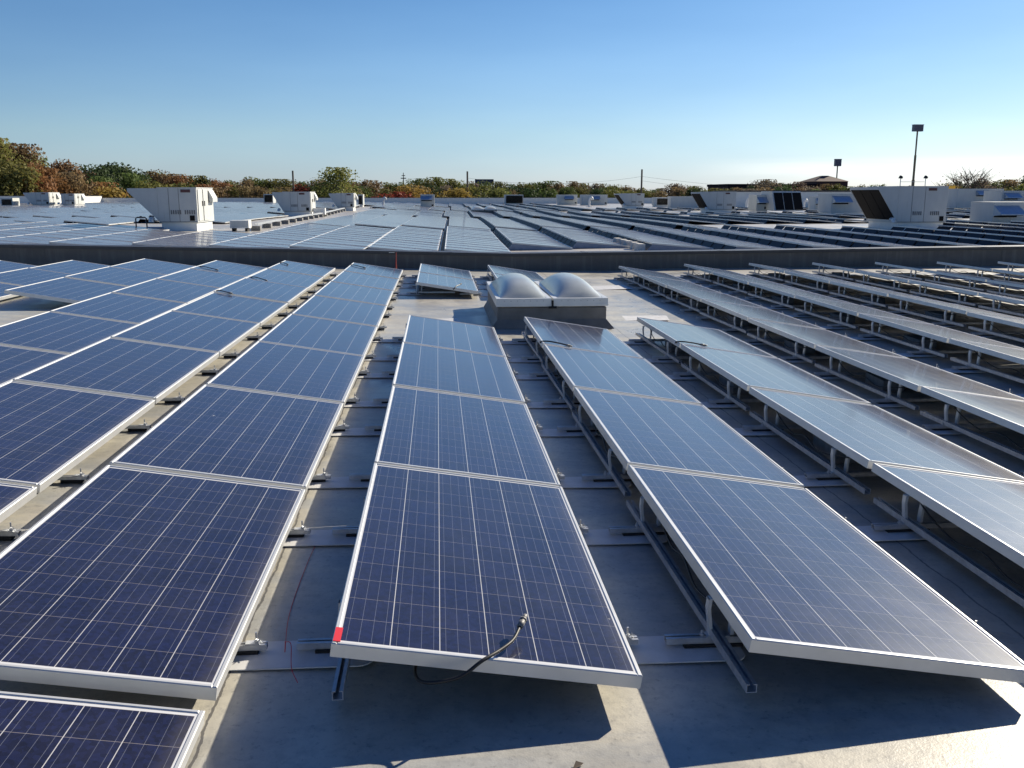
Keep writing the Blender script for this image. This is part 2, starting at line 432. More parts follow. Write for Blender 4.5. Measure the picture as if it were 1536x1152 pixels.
# dividing wall
WT = [(-60, .62), (-14, .62), (-9.4, .58), (-3.75, .47), (1.65, .335), (7.5, .385), (13.7, .445), (20, .47), (80, .47)]
wx = [-60, -30, -20, -14, -9.4, -6, -3.75, -1, 1.65, 4.5, 7.5, 10.5, 13.7, 20, 30, 80]
wall = thing('curb_wall', 'low dark grey membrane covered curb wall dividing the two roof areas', 'wall', (0, WALL_Y, 0))
mb = MB(); mc = MB()
for a, c in zip(wx, wx[1:]):
    ta, tc = interp(WT, a), interp(WT, c)
    ga, gc = gz(a)-0.2, gz(c)-0.2
    mb.quad((a, 0, ga), (c, 0, gc), (c, 0, tc), (a, 0, ta))
    mb.quad((c, .42, gc), (a, .42, ga), (a, .42, ta), (c, .42, tc))
    for (y0, y1, z0, z1) in ((-.035, .455, -.055, .012),):
        p = lambda x, y, z, t_: (x, y, t_+z)
        mc.quad(p(a, y0, z0, ta), p(c, y0, z0, tc), p(c, y0, z1, tc), p(a, y0, z1, ta))
        mc.quad(p(a, y0, z1, ta), p(c, y0, z1, tc), p(c, y1, z1, tc), p(a, y1, z1, ta))
        mc.quad(p(c, y1, z0, tc), p(a, y1, z0, ta), p(a, y1, z1, ta), p(c, y1, z1, tc))
        mc.quad(p(c, y0, z0, tc), p(a, y0, z0, ta), p(a, y1, z0, ta), p(c, y1, z0, tc))
mb.build('wall_face', m_flash, wall)
mc.build('coping', m_coping, wall)
ml = MB()                                   # lapped sheet joints standing proud of the face
for x in [-17, -12.6, -8.4, -4.1, .1, 4.3, 8.6, 12.9, 17.2]:
    ml.box(x, x+.11, -.006, .0, gz(x)-.1, interp(WT, x)-.06)
ml.build('lap_joint', m_flash, wall)
for x in [-15.2, -12.1, -9.0, -5.9, -2.9, .2, 3.2, 6.3, 9.3, 12.4, 15.5, 18.5]:      # coping joint covers
    t_ = interp(WT, x+.05)
    MB().box(x, x+.10, -.0385, .458, t_-.055, t_+.016).build('joint_cover', m_coping, wall)
mfil = MB().prism([(-.16, 0), (0, 0), (0, .10)], -40, 60, 'x')

# ------------------------------------------------------------------ panel meshes
def frame_mesh(w_, l_, t_, lip, name):
    mb = MB()
    e = 0.003
    def bar(x0, x1, y0, y1):                # hollow-looking frame bar with a softened top edge
        mb.box(x0, x1, y0, y1, -t_, -e)
        i = len(mb.v)
        mb.v += [(x0, y0, -e), (x1, y0, -e), (x1, y1, -e), (x0, y1, -e), (x0+e, y0+e, 0), (x1-e, y0+e, 0), (x1-e, y1-e, 0), (x0+e, y1-e, 0)]
        for f in ((0, 1, 5, 4), (1, 2, 6, 5), (2, 3, 7, 6), (3, 0, 4, 7), (4, 5, 6, 7)):
            mb.f.append(tuple(i+k for k in f)); mb.m.append(0)
    bar(0, lip, 0, l_); bar(w_-lip, w_, 0, l_)
    bar(lip, w_-lip, 0, lip); bar(lip, w_-lip, l_-lip, l_)
    # inward flange at the foot of the frame
    mb.box(lip, lip+.02, lip, l_-lip, -t_, -t_+.002); mb.box(w_-lip-.02, w_-lip, lip, l_-lip, -t_, -t_+.002)
    return mb.mesh(name, m_alu)
def sheet_mesh(w_, l_, lip, nu, nv, name, along='y', cm=None):
    mb = MB(); z = -0.004
    c = 0.158
    if along == 'y': mx, my = (w_-nu*c)/2, (l_-nv*c)/2
    else: mx, my = (w_-nv*c)/2, (l_-nu*c)/2
    x0, x1, y0, y1 = mx, w_-mx, my, l_-my
    o = lip-.002
    uv = [(0, 0), (nu, 0), (nu, nv), (0, nv)] if along == 'y' else [(0, 0), (0, nv), (nu, nv), (nu, 0)]
    mb.quad((x0, y0, z), (x1, y0, z), (x1, y1, z), (x0, y1, z), m=0, uv=uv)
    X0, X1, Y0_, Y1 = o, w_-o, o, l_-o
    mb.quad((X0, Y0_, z), (X1, Y0_, z), (x1, y0, z), (x0, y0, z), m=1)
    mb.quad((X1, Y0_, z), (X1, Y1, z), (x1, y1, z), (x1, y0, z), m=1)
    mb.quad((X1, Y1, z), (X0, Y1, z), (x0, y1, z), (x1, y1, z), m=1)
    mb.quad((X0, Y1, z), (X0, Y0_, z), (x0, y0, z), (x0, y1, z), m=1)
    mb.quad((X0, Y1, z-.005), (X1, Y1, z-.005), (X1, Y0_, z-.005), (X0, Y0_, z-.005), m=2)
    return mb.mesh(name, [cm or m_cell, m_back, m_undershade])
me_frame = frame_mesh(PW, PL, PT, .016, 'frame')
me_sheet = sheet_mesh(PW, PL, .016, 6, 12, 'cell_sheet')

# ------------------------------------------------------------------ near panels
def row_phrase(r):
    if r == 0: return 'the red-tag row'
    return '%s row %s of red-tag row' % (ORD[abs(r)], 'right' if r > 0 else 'left')
def in_view(p, m=1.25):
    d = Vector(p) - Vector((0, 0, H)); z = d.dot(Fv)
    if z < 0.3: return False
    return abs(d.dot(Rv)/z) < 768/FPX*m and abs(d.dot(Uv)/z) < 576/FPX*m
layout = {}
for r in range(-9, 12):
    ks = range(0, 8)
    if r == 0: ks = [0, 1, 2, 3, 6, 7]
    elif r == 1: ks = [0, 1, 2, 3, 6, 7]
    elif r == 2: ks = [0, 1, 2, 3]
    elif r == -1: ks = range(-1, 8)
    elif r == -4: ks = [5, 6, 7]
    for k in ks:
        x, y, z = rowx(r), Y0 + k*P, rowz(r)
        c = [(x+a, y+b_, z) for a in (0, PW) for b_ in (0, PL)]
        if any(in_view(q, 1.04) for q in c): layout[(r, k)] = (x, y, z)
rng = random.Random(3)
panels = {}
def panel_place(r, k):
    if r in (0, 1) and k < 4:
        w_ = 'near end' ; n = k+1
    else: w_, n = 'curb wall', 8-k
    return n, w_
for (r, k), (x, y, z) in sorted(layout.items()):
    n, w_ = panel_place(r, k)
    if r == 0 and k == 0: lab = 'dark blue solar panel with red tape and a loose black cable at front'
    elif r == 0 and k > 3: lab = 'solar panel of the pair left of the skylight, %s the curb wall' % ('against' if k == 7 else 'farther from')
    elif r == 1 and k > 3: lab = 'solar panel behind the domed skylight, %s' % ('touching its back' if k == 6 else 'next to the curb wall')
    elif n == 1: lab = 'blue solar panel at the %s in %s' % (w_, row_phrase(r))
    else: lab = 'blue solar panel, %s from the %s in %s' % (ORD[n], w_, row_phrase(r))
    jx, jz, jt = rng.uniform(-.004, .004), rng.uniform(-.004, .004), rng.uniform(-.003, .003)
    if (r, k) == (-1, -1): jx, jz = -.012, -.025; y -= .05
    o = thing('solar_panel', lab, 'solar panel', (x+jx, y, z+jz), (rng.uniform(-.0015, .0015), TILT+jt, 0), 'solar panels on the near roof')
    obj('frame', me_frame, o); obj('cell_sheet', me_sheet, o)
    panels[(r, k)] = o

# loose leads and the red tape
def lead(o, pts, r_=.006):
    c = MB().tube(bez(pts), r_, 8).build('cable', m_cable, o, True)
    a, b_ = Vector(pts[-1]), Vector(pts[-2])
    d = (a-b_).normalized()
    g = MB().tube([a-d*.005, a+d*.03], .011, 8).tube([a+d*.03, a+d*.038], .013, 8).tube([a+d*.038, a+d*.06], .008, 8).build('plug', m_conn, c, True)
    return c
def bez(pts, n=8):                          # Catmull-Rom through the points
    p = [Vector(q) for q in pts]; p = [p[0]*2-p[1]] + p + [p[-1]*2-p[-2]]
    out = []
    for i in range(1, len(p)-2):
        for s in range(n):
            t_ = s/n
            out.append(0.5*((2*p[i]) + (p[i+1]-p[i-1])*t_ + (2*p[i-1]-5*p[i]+4*p[i+1]-p[i+2])*t_*t_ + (-p[i-1]+3*p[i]-3*p[i+1]+p[i+2])*t_**3))
    out.append(p[-2])
    return out
o = panels[(0, 0)]
lead(o, [(.30, .25, -.10), (.27, .05, -.09), (.30, -.045, -.075), (.40, -.05, -.045), (.47, -.02, .004), (.535, .045, .018), (.575, .10, .028), (.60, .165, .045)])
MB().box(.003, .026, .012, .105, .0005, .0022).build('tape', m_red, o)
lead(panels[(1, 3)], [(.05, .20, -.05), (-.01, .14, -.01), (.06, .10, .012), (.16, .07, .014), (.23, .03, .012)], .007)
lead(panels[(2, 3)], [(.05, .20, -.05), (-.01, .12, -.01), (.05, .06, .012), (.14, .06, .014), (.22, .04, .012)], .007)
lead(panels[(0, 6)], [(.58, .1, -.05), (.60, -.02, -.02), (.63, .03, .02), (.68, .14, .04), (.70, .20, .05)], .008)
lead(panels[(-2, 5)], [(-.02, .10, -.02), (.05, .06, .012), (.15, .0, .014), (.20, -.02, .012)], .007)
lead(panels[(-2, 6)], [(-.02, .35, -.02), (.1, .28, .012), (.25, .14, .014), (.3, .10, .012)], .007)
lead(panels[(-3, 7)], [(-.02, .5, -.02), (.12, .42, .012), (.3, .30, .014), (.38, .26, .012)], .007)
lead(panels[(-1, 7)], [(-.02, 1.3, -.02), (.05, 1.25, .012), (.2, 1.1, .014), (.27, 1.05, .012)], .007)
lead(panels[(-2, 7)], [(-.02, 1.3, -.02), (.05, 1.28, .012), (.12, 1.2, .014), (.16, 1.15, .012)], .007)

# ------------------------------------------------------------------ racking
def channel(mb, x0, x1, y0, y1, z0, z1, axis):      # open-topped strut channel
    t_ = .003
    if axis == 'x':
        mb.box(x0, x1, y0, y1, z0, z0+t_); mb.box(x0, x1, y0, y0+t_, z0+t_, z1); mb.box(x0, x1, y1-t_, y1, z0+t_, z1)
        mb.box(x0, x1, y0+t_, y0+.012, z1-t_, z1); mb.box(x0, x1, y1-.012, y1-t_, z1-t_, z1)
    else:
        mb.box(x0, x1, y0, y1, z0, z0+t_); mb.box(x0, x0+t_, y0, y1, z0+t_, z1); mb.box(x1-t_, x1, y0, y1, z0+t_, z1)
        mb.box(x0+t_, x0+.012, y0, y1, z1-t_, z1); mb.box(x1-.012, x1-t_, y0, y1, z1-t_, z1)
    return mb
mb = channel(MB(), -.185, .60, -.018, .018, .026, .050, 'x'); me_rail = mb.mesh('rail', m_galv)
me_pad = MB().box(-.12, .10, -.030, .026, .0155, .026).mesh('rubber_pad', m_rub)
def strip(x0, x1, y0, y1, z, cr, name):
    pr = [(x0, y0)]
    for a in range(-90, 91, 18):
        cx, cy = x1-cr, (y0+cr if a < 0 else y1-cr)
        pr.append((cx+cr*math.cos(R_(a)), cy+cr*math.sin(R_(a))))
    pr.append((x0, y1))
    return MB().prism(pr, z, z+.0045, 'z').mesh(name, m_slip)
me_slip = strip(-.46, .09, -.125, .075, .0105, .05, 'slip_sheet')
def post_mesh(x, s):
    zs = [.056, .075, .10, .13, .16, .185, .198]
    xo = [0, .0, .002*s, .006*s, .009*s, .006*s, -.006]
    mb = MB()
    for (za, a), (zb, c) in zip(zip(zs, xo), zip(zs[1:], xo[1:])):
        i = len(mb.v)
        for z, q in ((za, a), (zb, c)):
            mb.v += [(x+q-.003, -.016, z), (x+q+.010, -.016, z), (x+q+.010, .016, z), (x+q-.003, .016, z)]
        for k in range(4):
            mb.f.append((i+k, i+(k+1) % 4, i+4+(k+1) % 4, i+4+k)); mb.m.append(0)
    mb.box(x-.004, x+.013, -.016, .016, .196, .2)
    return mb.mesh('post', m_alu)
me_post1, me_post2 = post_mesh(-.024, -1), post_mesh(.056, 1)
mb = MB().box(-.035, .05, -.022, .022, .050, .056).tube([(-.05, -.005, .050), (-.05, -.005, .074)], .005, 6).tube([(-.05, -.005, .055), (-.05, -.005, .062)], .010, 6)
me_clip = mb.mesh('foot_bracket', m_galv)
def build_leg(label):
    o = thing('panel_support', label, 'panel support', group='galvanised legs under raised panel edges')
    obj('slip_sheet', me_slip, o); obj('rubber_pad', me_pad, o); obj('rail', me_rail, o)
    obj('foot_bracket', me_clip, o); obj('post', me_post1, o); obj('post', me_post2, o)
    return o
# clamp foot at the low edge
me_lrail = channel(MB(), -.30, .065, -.016, .016, .022, .042, 'x').mesh('rail', m_galv)
me_lpad = MB().box(-.08, .035, -.020, .016, .004, .022).mesh('rubber_pad', m_rub)
me_bolt = MB().tube([(.028, 0, .042), (.028, 0, .084)], .004, 8).tube([(.028, 0, .046), (.028, 0, .053)], .009, 6).mesh('bolt', m_galv)
mb = MB().box(-.01, .040, -.014, .014, .042, .047)
for a in (20, 75, 140, -40):
    mb.tube([(.038, 0, .054), (.038+.014*math.cos(R_(a)), -.01, .054+.012*math.sin(R_(a)))], .0018, 5)
me_clamp = mb.mesh('clamp', m_galv)
def build_foot(label):
    o = thing('edge_support', label, 'panel support', group='clamp feet along low panel edges')
    obj('rubber_pad', me_lpad, o); obj('rail', me_lrail, o); obj('bolt', me_bolt, o); obj('clamp', me_clamp, o)
    return o
me_strut = channel(MB(), -.018, .018, 0, 1.86, .0515, .082, 'y').mesh('strut', m_galv)
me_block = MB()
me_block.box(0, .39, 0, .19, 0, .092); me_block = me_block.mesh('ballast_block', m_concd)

def panel_short(r, k):
    n, w_ = panel_place(r, k)
    if r in (0, 1) and k > 3: return ('farther' if k == 7 else 'nearer') + ' panel %s the skylight' % ('left of' if r == 0 else 'behind')
    if n == 1: return '%s panel, %s' % (w_, row_phrase(r))
    return '%s panel from %s, %s' % (ORD[n], w_, row_phrase(r))
me_lead = MB().tube(bez([(.10, .25, -.05), (.07, .45, -.10), (.05, .72, -.145), (.06, .98, -.115), (.07, 1.2, -.15), (.08, 1.48, -.11), (.10, 1.7, -.05)], 5), .0045, 6).mesh('lead_wire', m_cable, True)
me_jbox = MB().box(.10, .22, .93, 1.05, -.034, -.0095).mesh('junction_box', m_rub)
for (r, k), o in panels.items():
    if r >= 0: obj('lead_wire', me_lead, o); obj('junction_box', me_jbox, o)
leg0 = foot0 = strut0 = block0 = None
SO = (.42, 1.56)
for (r, k) in sorted(panels):
    x, y, z = layout[(r, k)]
    sh = panel_short(r, k)
    g = gz(x)
    if r >= 0:
        for q, s in enumerate(SO):
            lab = 'leg pair, %s one under %s' % (('near', 'far')[q], sh)
            loc = (x+.012, y+s, g); rot = (0, 0, rng.uniform(-.03, .03))
            if not in_view(loc, 1.06): continue
            if leg0 is None: leg0 = build_leg(lab); leg0.location = loc; leg0.rotation_euler = rot
            else: lg = dup(leg0, loc, rot, lab)
            if leg0 is not None and (r-1, k) not in panels and (r, k) != (0, 0) and r > 0:
                for c in list(lg.children):
                    if c.name.startswith('slip_sheet'): bpy.data.objects.remove(c)
        lab = 'strut under %s' % sh
        loc = (x+.012, y+.012, g); rot = (0, 0, rng.uniform(.002, .022))
        if any(in_view((x, y+q, g), 1.05) for q in (.1, 1.9)):
            if strut0 is None:
                strut0 = tag(obj('rack_strut', me_strut), lab, 'strut', 'strut channels along the raised edges'); strut0.location = loc; strut0.rotation_euler = rot
            else:
                c = strut0.copy(); col.objects.link(c); c.location = loc; c.rotation_euler = rot; c['label'] = lab
    if -3 < r < 4:
        xl = x + PW*math.cos(TILT)
        for q, s in enumerate(SO):
            lab = 'clamp foot, %s one beside %s' % (('near', 'far')[q], sh)
            loc = (xl+.012, y+s, gz(xl)); rot = (0, 0, rng.uniform(-.04, .04))
            if not in_view(loc, 1.03): continue
            if foot0 is None: foot0 = build_foot(lab); foot0.location = loc; foot0.rotation_euler = rot
            else: dup(foot0, loc, rot, lab)
    if 1 <= r <= 6:
        lab = 'ballast block under %s' % sh
        loc = (x+.10, y+.85+rng.uniform(-.1, .1), gz(x+.3)+.006); rot = (0, 0, R_(90)+rng.uniform(-.08, .08))
        loc = (loc[0]+.25, loc[1], loc[2])
        if in_view(loc, 1.03):
            if block0 is None:
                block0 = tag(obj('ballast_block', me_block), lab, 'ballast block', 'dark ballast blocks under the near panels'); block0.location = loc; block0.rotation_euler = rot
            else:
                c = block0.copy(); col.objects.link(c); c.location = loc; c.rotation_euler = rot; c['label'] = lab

# small loose things on the near roof
pts = bez([(-.555, 3.03, gz(-.55)+.075), (-.56, 3.05, gz(-.55)+.03), (-.60, 3.4, gz(-.6)+.004), (-.60, 3.9, gz(-.6)+.004), (-.585, 4.2, gz(-.6)+.006)])
p2 = bez([(-.555, 3.03, gz(-.55)+.075), (-.53, 3.0, gz(-.55)+.08), (-.52, 2.93, gz(-.55)+.03), (-.49, 2.86, gz(-.55)+.012)])
tw = tag(MB().tube(pts, .0012, 5).tube(p2, .0014, 5).build('twine', m_red), 'thin red twine trailing over the rail left of the red-tag panel', 'twine')
p = Vector((-.90, 19.9, gz(-.9)))
st = thing('marker_stake', 'small red marker stake standing against the dark curb wall', 'marker', p)
MB().tube([(0, 0, 0), (.0, .02, .16), (.01, .04, .38)], [.022, .014, .007], 8).build('stake', m_orange, st)
MB().box(-.16, -.04, .33, .34, .35, .36).build('ledge_strip', m_alu, st)

for i, (x, y, a, b_, rz, lab) in enumerate(((-.02, 11.9, .55, .42, .1, 'pale square membrane patch left of the domed skylight'), (2.75, 12.4, .75, .5, -.15, 'pale membrane patch right of the domed skylight'),
        (3.0, 16.6, .9, .7, .05, 'large membrane patch on open roof before the curb wall'), (.35, 2.05, .22, .16, .3, 'small membrane patch near the front of the red-tag row'))):
    pr = [(sx*(a/2-.04)+.04*math.cos(R_(q)), sy*(b_/2-.04)+.04*math.sin(R_(q))) for sx, sy, q0 in ((1, 1, 0), (-1, 1, 90), (-1, -1, 180), (1, -1, 270)) for q in (q0, q0+30, q0+60, q0+90)]
    o = tag(MB().prism(pr, .001, .004, 'z').build('roof_patch', m_slip), lab, 'roof patch', 'membrane patches'); o.location = (x, y, gz(x)+.003); o.rotation_euler = (0, -.016, rz)
lf = MB().quad((-.02, -.006, .004), (0, -.012, .008), (.022, .002, .005), (.002, .013, .012)); me_lf = lf.mesh('dry_leaf', m_bark)
for x, y, rz, lab in ((.38, 2.38, .4, 'curled dry leaf in the shade before the red-tag panel'), (-.05, 2.15, 1.4, 'curled dry leaf left of the small membrane patch'), (1.25, 2.25, 2.2, 'curled dry leaf in shade before the panel right of the red tag'), (.93, 2.3, 2.9, 'curled dry leaf on the sunlit strip between the two front shadows')):
    o = tag(obj('dry_leaf', me_lf), lab, 'leaf', 'dry leaves on the near roof'); o.location = (x, y, gz(x)); o.rotation_euler = (0, 0, rz)

# ------------------------------------------------------------------ skylight
def skylight(label, loc, rot=0, w_=1.36, d_=2.25):
    o = thing('skylight', label, 'skylight', loc, (0, 0, rot), 'domed roof skylights')
    c = MB()
    f = .10                                 # flared flashing at the foot of the curb
    c.prism([(-f, -.05), (w_+f, -.05), (w_, .12), (w_, .27), (0, .27), (0, .12)], 0, d_, 'y')
    c.quad((-f, -f*.6, 0), (w_+f, -f*.6, 0), (w_, -.004, .12), (0, -.004, .12))
    c.box(.0, w_, -.010, 0, .225, .262)
    c.build('curb', m_curb, o)
    for s in (0, 1):
        x0 = -.015 if s == 0 else w_/2+.012; x1 = w_/2-.012 if s == 0 else w_+.015
        fr = MB(); fw = .055
        for (a, b_, c_, d2) in ((x0, x1, -.03, -.03+fw), (x0, x1, d_+.03-fw, d_+.03), (x0, x0+fw, -.03+fw, d_+.03-fw), (x1-fw, x1, -.03+fw, d_+.03-fw)):
            fr.box(a, b_, c_, d2, .285, .385)
        fr.box(x0-.006, x1+.006, -.037, -.030, .30, .312)
        fo = fr.build('dome_frame', m_skyf, o)
        q = MB()
        for i in range(7):
            xx = x0+.1+i*(x1-x0-.2)/6
            q.tube([(xx, -.030, .355), (xx, -.036, .355)], .008, 6)
        q.build('rivet', m_galv, fo)
        dm = MB(); nx, ny = 20, 34
        X0, X1, Y0_, Y1 = x0+fw-.008, x1-fw+.008, -.03+fw-.008, d_+.03-fw+.008
        for j in range(ny+1):
            for i in range(nx+1):
                u_, v_ = i/nx*2-1, j/ny*2-1
                h = .205*(max(0, 1-abs(u_)**2.3)**.8)*(max(0, 1-abs(v_)**2.8)**.8)
                dm.v.append((X0+(X1-X0)*i/nx, Y0_+(Y1-Y0_)*j/ny, .375+h))
        for j in range(ny):
            for i in range(nx):
                a = j*(nx+1)+i; dm.f.append((a, a+1, a+nx+2, a+nx+1)); dm.m.append(0)
        dm.build('dome', m_dome, o, True)
    MB().box(w_/2-.05, w_/2+.05, -.06, -.032, .262, .288).box(w_/2-.012, w_/2+.012, -.055, -.02, .288, .36).build('latch', m_rub, o)
    return o
skylight('double domed grey skylight on a dark curb in the near roof', (.72, 11.34, gz(1.3)))

# ------------------------------------------------------------------ far panels
FW, FL, FT, FS = 1.65, 0.99, R_(5.2), 1.815
FYAW = R_(-0.87)
me_fframe = frame_mesh(FW, FL, .04, .014, 'frame')
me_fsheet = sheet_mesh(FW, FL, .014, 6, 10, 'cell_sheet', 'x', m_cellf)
FH = .215
cT, sT = math.cos(FT), math.sin(FT)
def to_loc(x, z):                           # row frame -> tilted panel frame
    return (x*cT - z*sT, x*sT + z*cT)
def deflector(mb, y0=.03, y1=.95, m=0):
    a, b_, c, d = to_loc(.0, -.045), to_loc(-.11, -FH+.03), to_loc(-.125, -FH+.012), to_loc(.015, -.05)
    mb.prism([a, b_, c, d], y0, y1, 'y', m)
    return mb
me_defl = deflector(MB()).mesh('wind_deflector', m_dark)
ex0, ez0 = to_loc(-.02, -.05); 
me_end = MB().prism([to_loc(.0, -.045), to_loc(FW*cT, -FW*sT-.045), to_loc(FW*cT, -FH+.01), to_loc(-.15, -FH+.01)], -.02, -.012, 'y').mesh('end_shield', m_wind)

# rooftop units: (name, u left of top, u of cabinet right edge, v top, v base, ...) are measured further down; clear areas first
CLEAR = [(12.3, 19.5, 36.6, 41.5), (20.5, 60, 44, 50), (16.5, 60, 58, 62), (11, 60, 70, 74), (15, 70, 82, 130), (3.2, 5.3, 20, 25.2), (-12.3, -6.6, 33.8, 39.6), (-7.3, -6.0, 30, 96), (-30, -12, 43.5, 46), (-60, -30, 60, 64)]
units = []
def clear_for(x, y):
    return any(a-FW < x < b_ and c-FL < y < d for a, b_, c, d in CLEAR)
def near_end(j):
    return {2: 25.4, 3: 24.2, 4: 22.6}.get(j, 22.1)
SECT = [(21.5, 36.2, 0), (36.65, 56.4, .06), (57.0, 76.0, -.30), (76.8, 100.0, .15), (101, 128, -.1)]
FX0 = at_y(667, 371, 22.5).x
far = []
for j in range(-34, 46):
    for (a, c, off) in SECT:
        y = max(a, near_end(j)) + (0 if a > 22 else (j % 3)*.12)
        while y < c - FL:
            x = FX0 + j*FS + off + math.tan(-FYAW)*(y-22.5)
            ok = not clear_for(x, y) and -46 < x < 100 and not (x < -42 and y > 112)
            if ok and y > 60 and (j*7+int(y)) % 29 == 0: ok = False       # walkways and gaps
            far.append((j, x, y, ok))
            y += FL + .018
# leave room for the rooftop units
UNIT_SPOTS = []

# ------------------------------------------------------------------ rooftop units
def roof_at(u, v):
    d = ray(u, v); z = .05
    for _ in range(12):
        s = (z-H)/d.z; q = Vector((0, 0, H)) + d*s
        z = fz(q.x, q.y)
    return Vector((q.x, q.y, z))
def unit(label, loc, bw=1.5, oh=1.25, d=2.6, h=1.5, curb=.3, group='rooftop air units', rear=True, rot=0):
    o = thing('rooftop_unit', label, 'rooftop unit', loc, (0, 0, rot), group)
    UNIT_SPOTS.append((loc[0]-oh-.2, loc[0]+bw+.6, loc[1]-.6, loc[1]+d+.4))
    zb, zt = curb, curb+h
    MB().box(.06, bw-.06, .06, d-.06, -.1, zb).build('curb', m_white, o)
    c = MB().box(0, bw, 0, d, zb, zt-.03).box(-.012, bw+.012, -.012, d+.012, zt-.03, zt)
    # standing seams between the sheets of the front and side
    for q in (.28, .54):
        c.box(bw*q-.007, bw*q+.007, -.006, 0, zb+.03, zt-.03, 1)
    c.box(.02, bw-.02, -.008, 0, zb+.015, zb+.035, 1)
    for q in (.33, .66):
        c.box(bw, bw+.012, d*q-.012, d*q+.012, zb+.03, zt-.03)
    cab = c.build('cabinet', [m_unit, m_slot], o)
    for x0 in (.30, .66):
        v_ = MB()
        for i in range(5):
            x = bw*x0 + .02 + i*.075
            v_.box(x, x+.04, -.014, -.002, zb+.28, zb+.42)
        v_.build('vent_grille', m_slot, cab)
    MB().box(bw-.26, bw-.10, -.016, -.002, zb+.06, zb+.24).build('access_port', m_filter, cab)
    MB().box(bw*.60, bw*.60+.32, -.016, -.003, zt-.17, zt-.07).build('name_plate', m_maroon, cab)
    dr = MB().box(bw+.012, bw+.026, d*.05, d*.31, zb+.05, zt-.06).box(bw+.012, bw+.026, d*.36, d*.63, zb+.05, zt-.06).build('door', m_unit, o)
    MB().box(bw+.026, bw+.05, d*.27, d*.285, zb+.55, zb+.72).box(bw+.026, bw+.05, d*.39, d*.405, zb+.55, zb+.72).build('handle', m_filter, dr)
    if oh:
        hd = MB().prism([(-.005, zb+.05), (-.005, zt-.03), (-oh, zt-.03), (-oh, zt-.14)], 0, .03, 'y')
        hd.prism([(-.005, zb+.05), (-.005, zt-.03), (-oh, zt-.03), (-oh, zt-.14)], d-.03, d, 'y')
        hd.prism([(-.005, zt-.06), (-.005, zt-.03), (-oh, zt-.03), (-oh, zt-.06)], .03, d-.03, 'y')
        hd.box(-oh, -oh+.02, .03, d-.03, zt-.14, zt-.06)
        ho = hd.build('intake_hood', m_unit, o)
        fl_ = MB()
        nx_, nz_ = (zt-.16-zb-.08), oh
        for i in range(3):
            a, c2 = .04+(d-.08)*i/3+.02, .04+(d-.08)*(i+1)/3-.02
            fl_.prism([(-.03, zb+.10), (-oh+.03, zt-.15), (-oh+.05, zt-.13), (-.01, zb+.12)], a, c2, 'y')
        fl_.build('filter_screen', m_filter, ho)
        MB().tube([(-.22, -.01, zb+.12), (-.22, -.15, zb+.12), (-.22, -.15, zb+.02)], .09, 10).build('drain_trap', m_galv, o)
    if rear:
        MB().prism([(bw+.03, zt-.5), (bw+.03, zt-.08), (bw+.17, zt-.36), (bw+.17, zt-.5)], d*.68, d*.98, 'y').build('relief_hood', m_unit, o)
    return o
def awning_unit(label, loc, w_=2.4, d=2.2, h=1.5, curb=.25, aw=.35, group='rooftop air units with awnings'):
    o = thing('rooftop_unit', label, 'rooftop unit', loc, group=group)
    UNIT_SPOTS.append((loc[0]-.2, loc[0]+w_+.2, loc[1]-1.0, loc[1]+d+.4))
    zb, zt = curb, curb+h
    MB().box(.06, w_-.06, .06, d-.06, -.1, zb).build('curb', m_white, o)
    c = MB().box(0, w_, 0, d, zb, zt-.03).box(-.012, w_+.012, -.012, d+.012, zt-.03, zt)
    c.box(w_*.38-.012, w_*.38+.012, -.012, 0, zb+.03, zt-.03)
    cab = c.build('cabinet', m_unit, o)
    x0, x1 = w_*aw, min(w_-.1, w_*aw+1.15)
    a = MB().prism([(-.005, zt-.15), (-.62, zt-.52), (-.62, zt-.56), (-.005, zt-.19)], x0, x1, 'x')
    a.prism([(-.005, zt-.19), (-.60, zt-.56), (-.005, zt-.60)], x0, x0+.015, 'x'); a.prism([(-.005, zt-.19), (-.60, zt-.56), (-.005, zt-.60)], x1-.015, x1, 'x')
    a.build('awning', m_bluemet, o)
    MB().box(x0+.05, x1-.05, -.014, -.002, zt-.66, zt-.2).build('louvre', m_filter, cab)
    MB().box(w_-.3, w_-.12, -.016, -.002, zb+.08, zb+.25).build('access_port', m_filter, cab)
    return o
def louvre_box(label, loc, w_=2.4, d=2.2, h=1.2, curb=.2, group='rooftop louvre boxes'):
    o = thing('rooftop_unit', label, 'rooftop unit', loc, group=group)
    UNIT_SPOTS.append((loc[0]-.2, loc[0]+w_+.2, loc[1]-.6, loc[1]+d+.4))
    zb, zt = curb, curb+h
    MB().box(.06, w_-.06, .06, d-.06, -.1, zb).build('curb', m_white, o)
    cab = MB().box(0, w_, 0, d, zb, zt).build('cabinet', m_unit, o)
    lv = MB()
    n = 8
    for i in range(n):
        z = zb+.1+(h-.2)*i/n
        lv.prism([(-.004, z), (-.06, z-.01), (-.06, z+.01), (-.004, z+(h-.2)/n-.02)], .10, w_-.10, 'x')
    lv.build('louvre', m_filter, cab)
    return o
def U(u, v): 
    p = roof_at(u, v); return (p.x, p.y, p.z)
def dims(ul, ur, vt, vb, curb):
    loc = roof_at(ul, vb); y = loc.y
    return tuple(loc), at_y(ur, vb, y).x-loc.x, at_y(ul, vt, y).z-loc.z-curb
def unit_m(label, uh, ul, ur, vt, vb, d=2.4, curb=.27, **kw):
    loc, bw, h = dims(ul, ur, vt, vb, curb)
    return unit(label, loc, bw=bw, oh=loc[0]-at_y(uh, vt, loc[1]).x, d=d, h=h, curb=curb, **kw)
def awn_m(label, ul, ur, vt, vb, d=2.2, curb=.15, aw=.3):
    loc, bw, h = dims(ul, ur, vt, vb, curb)
    return awning_unit(label, loc, bw, d, h, curb, aw)
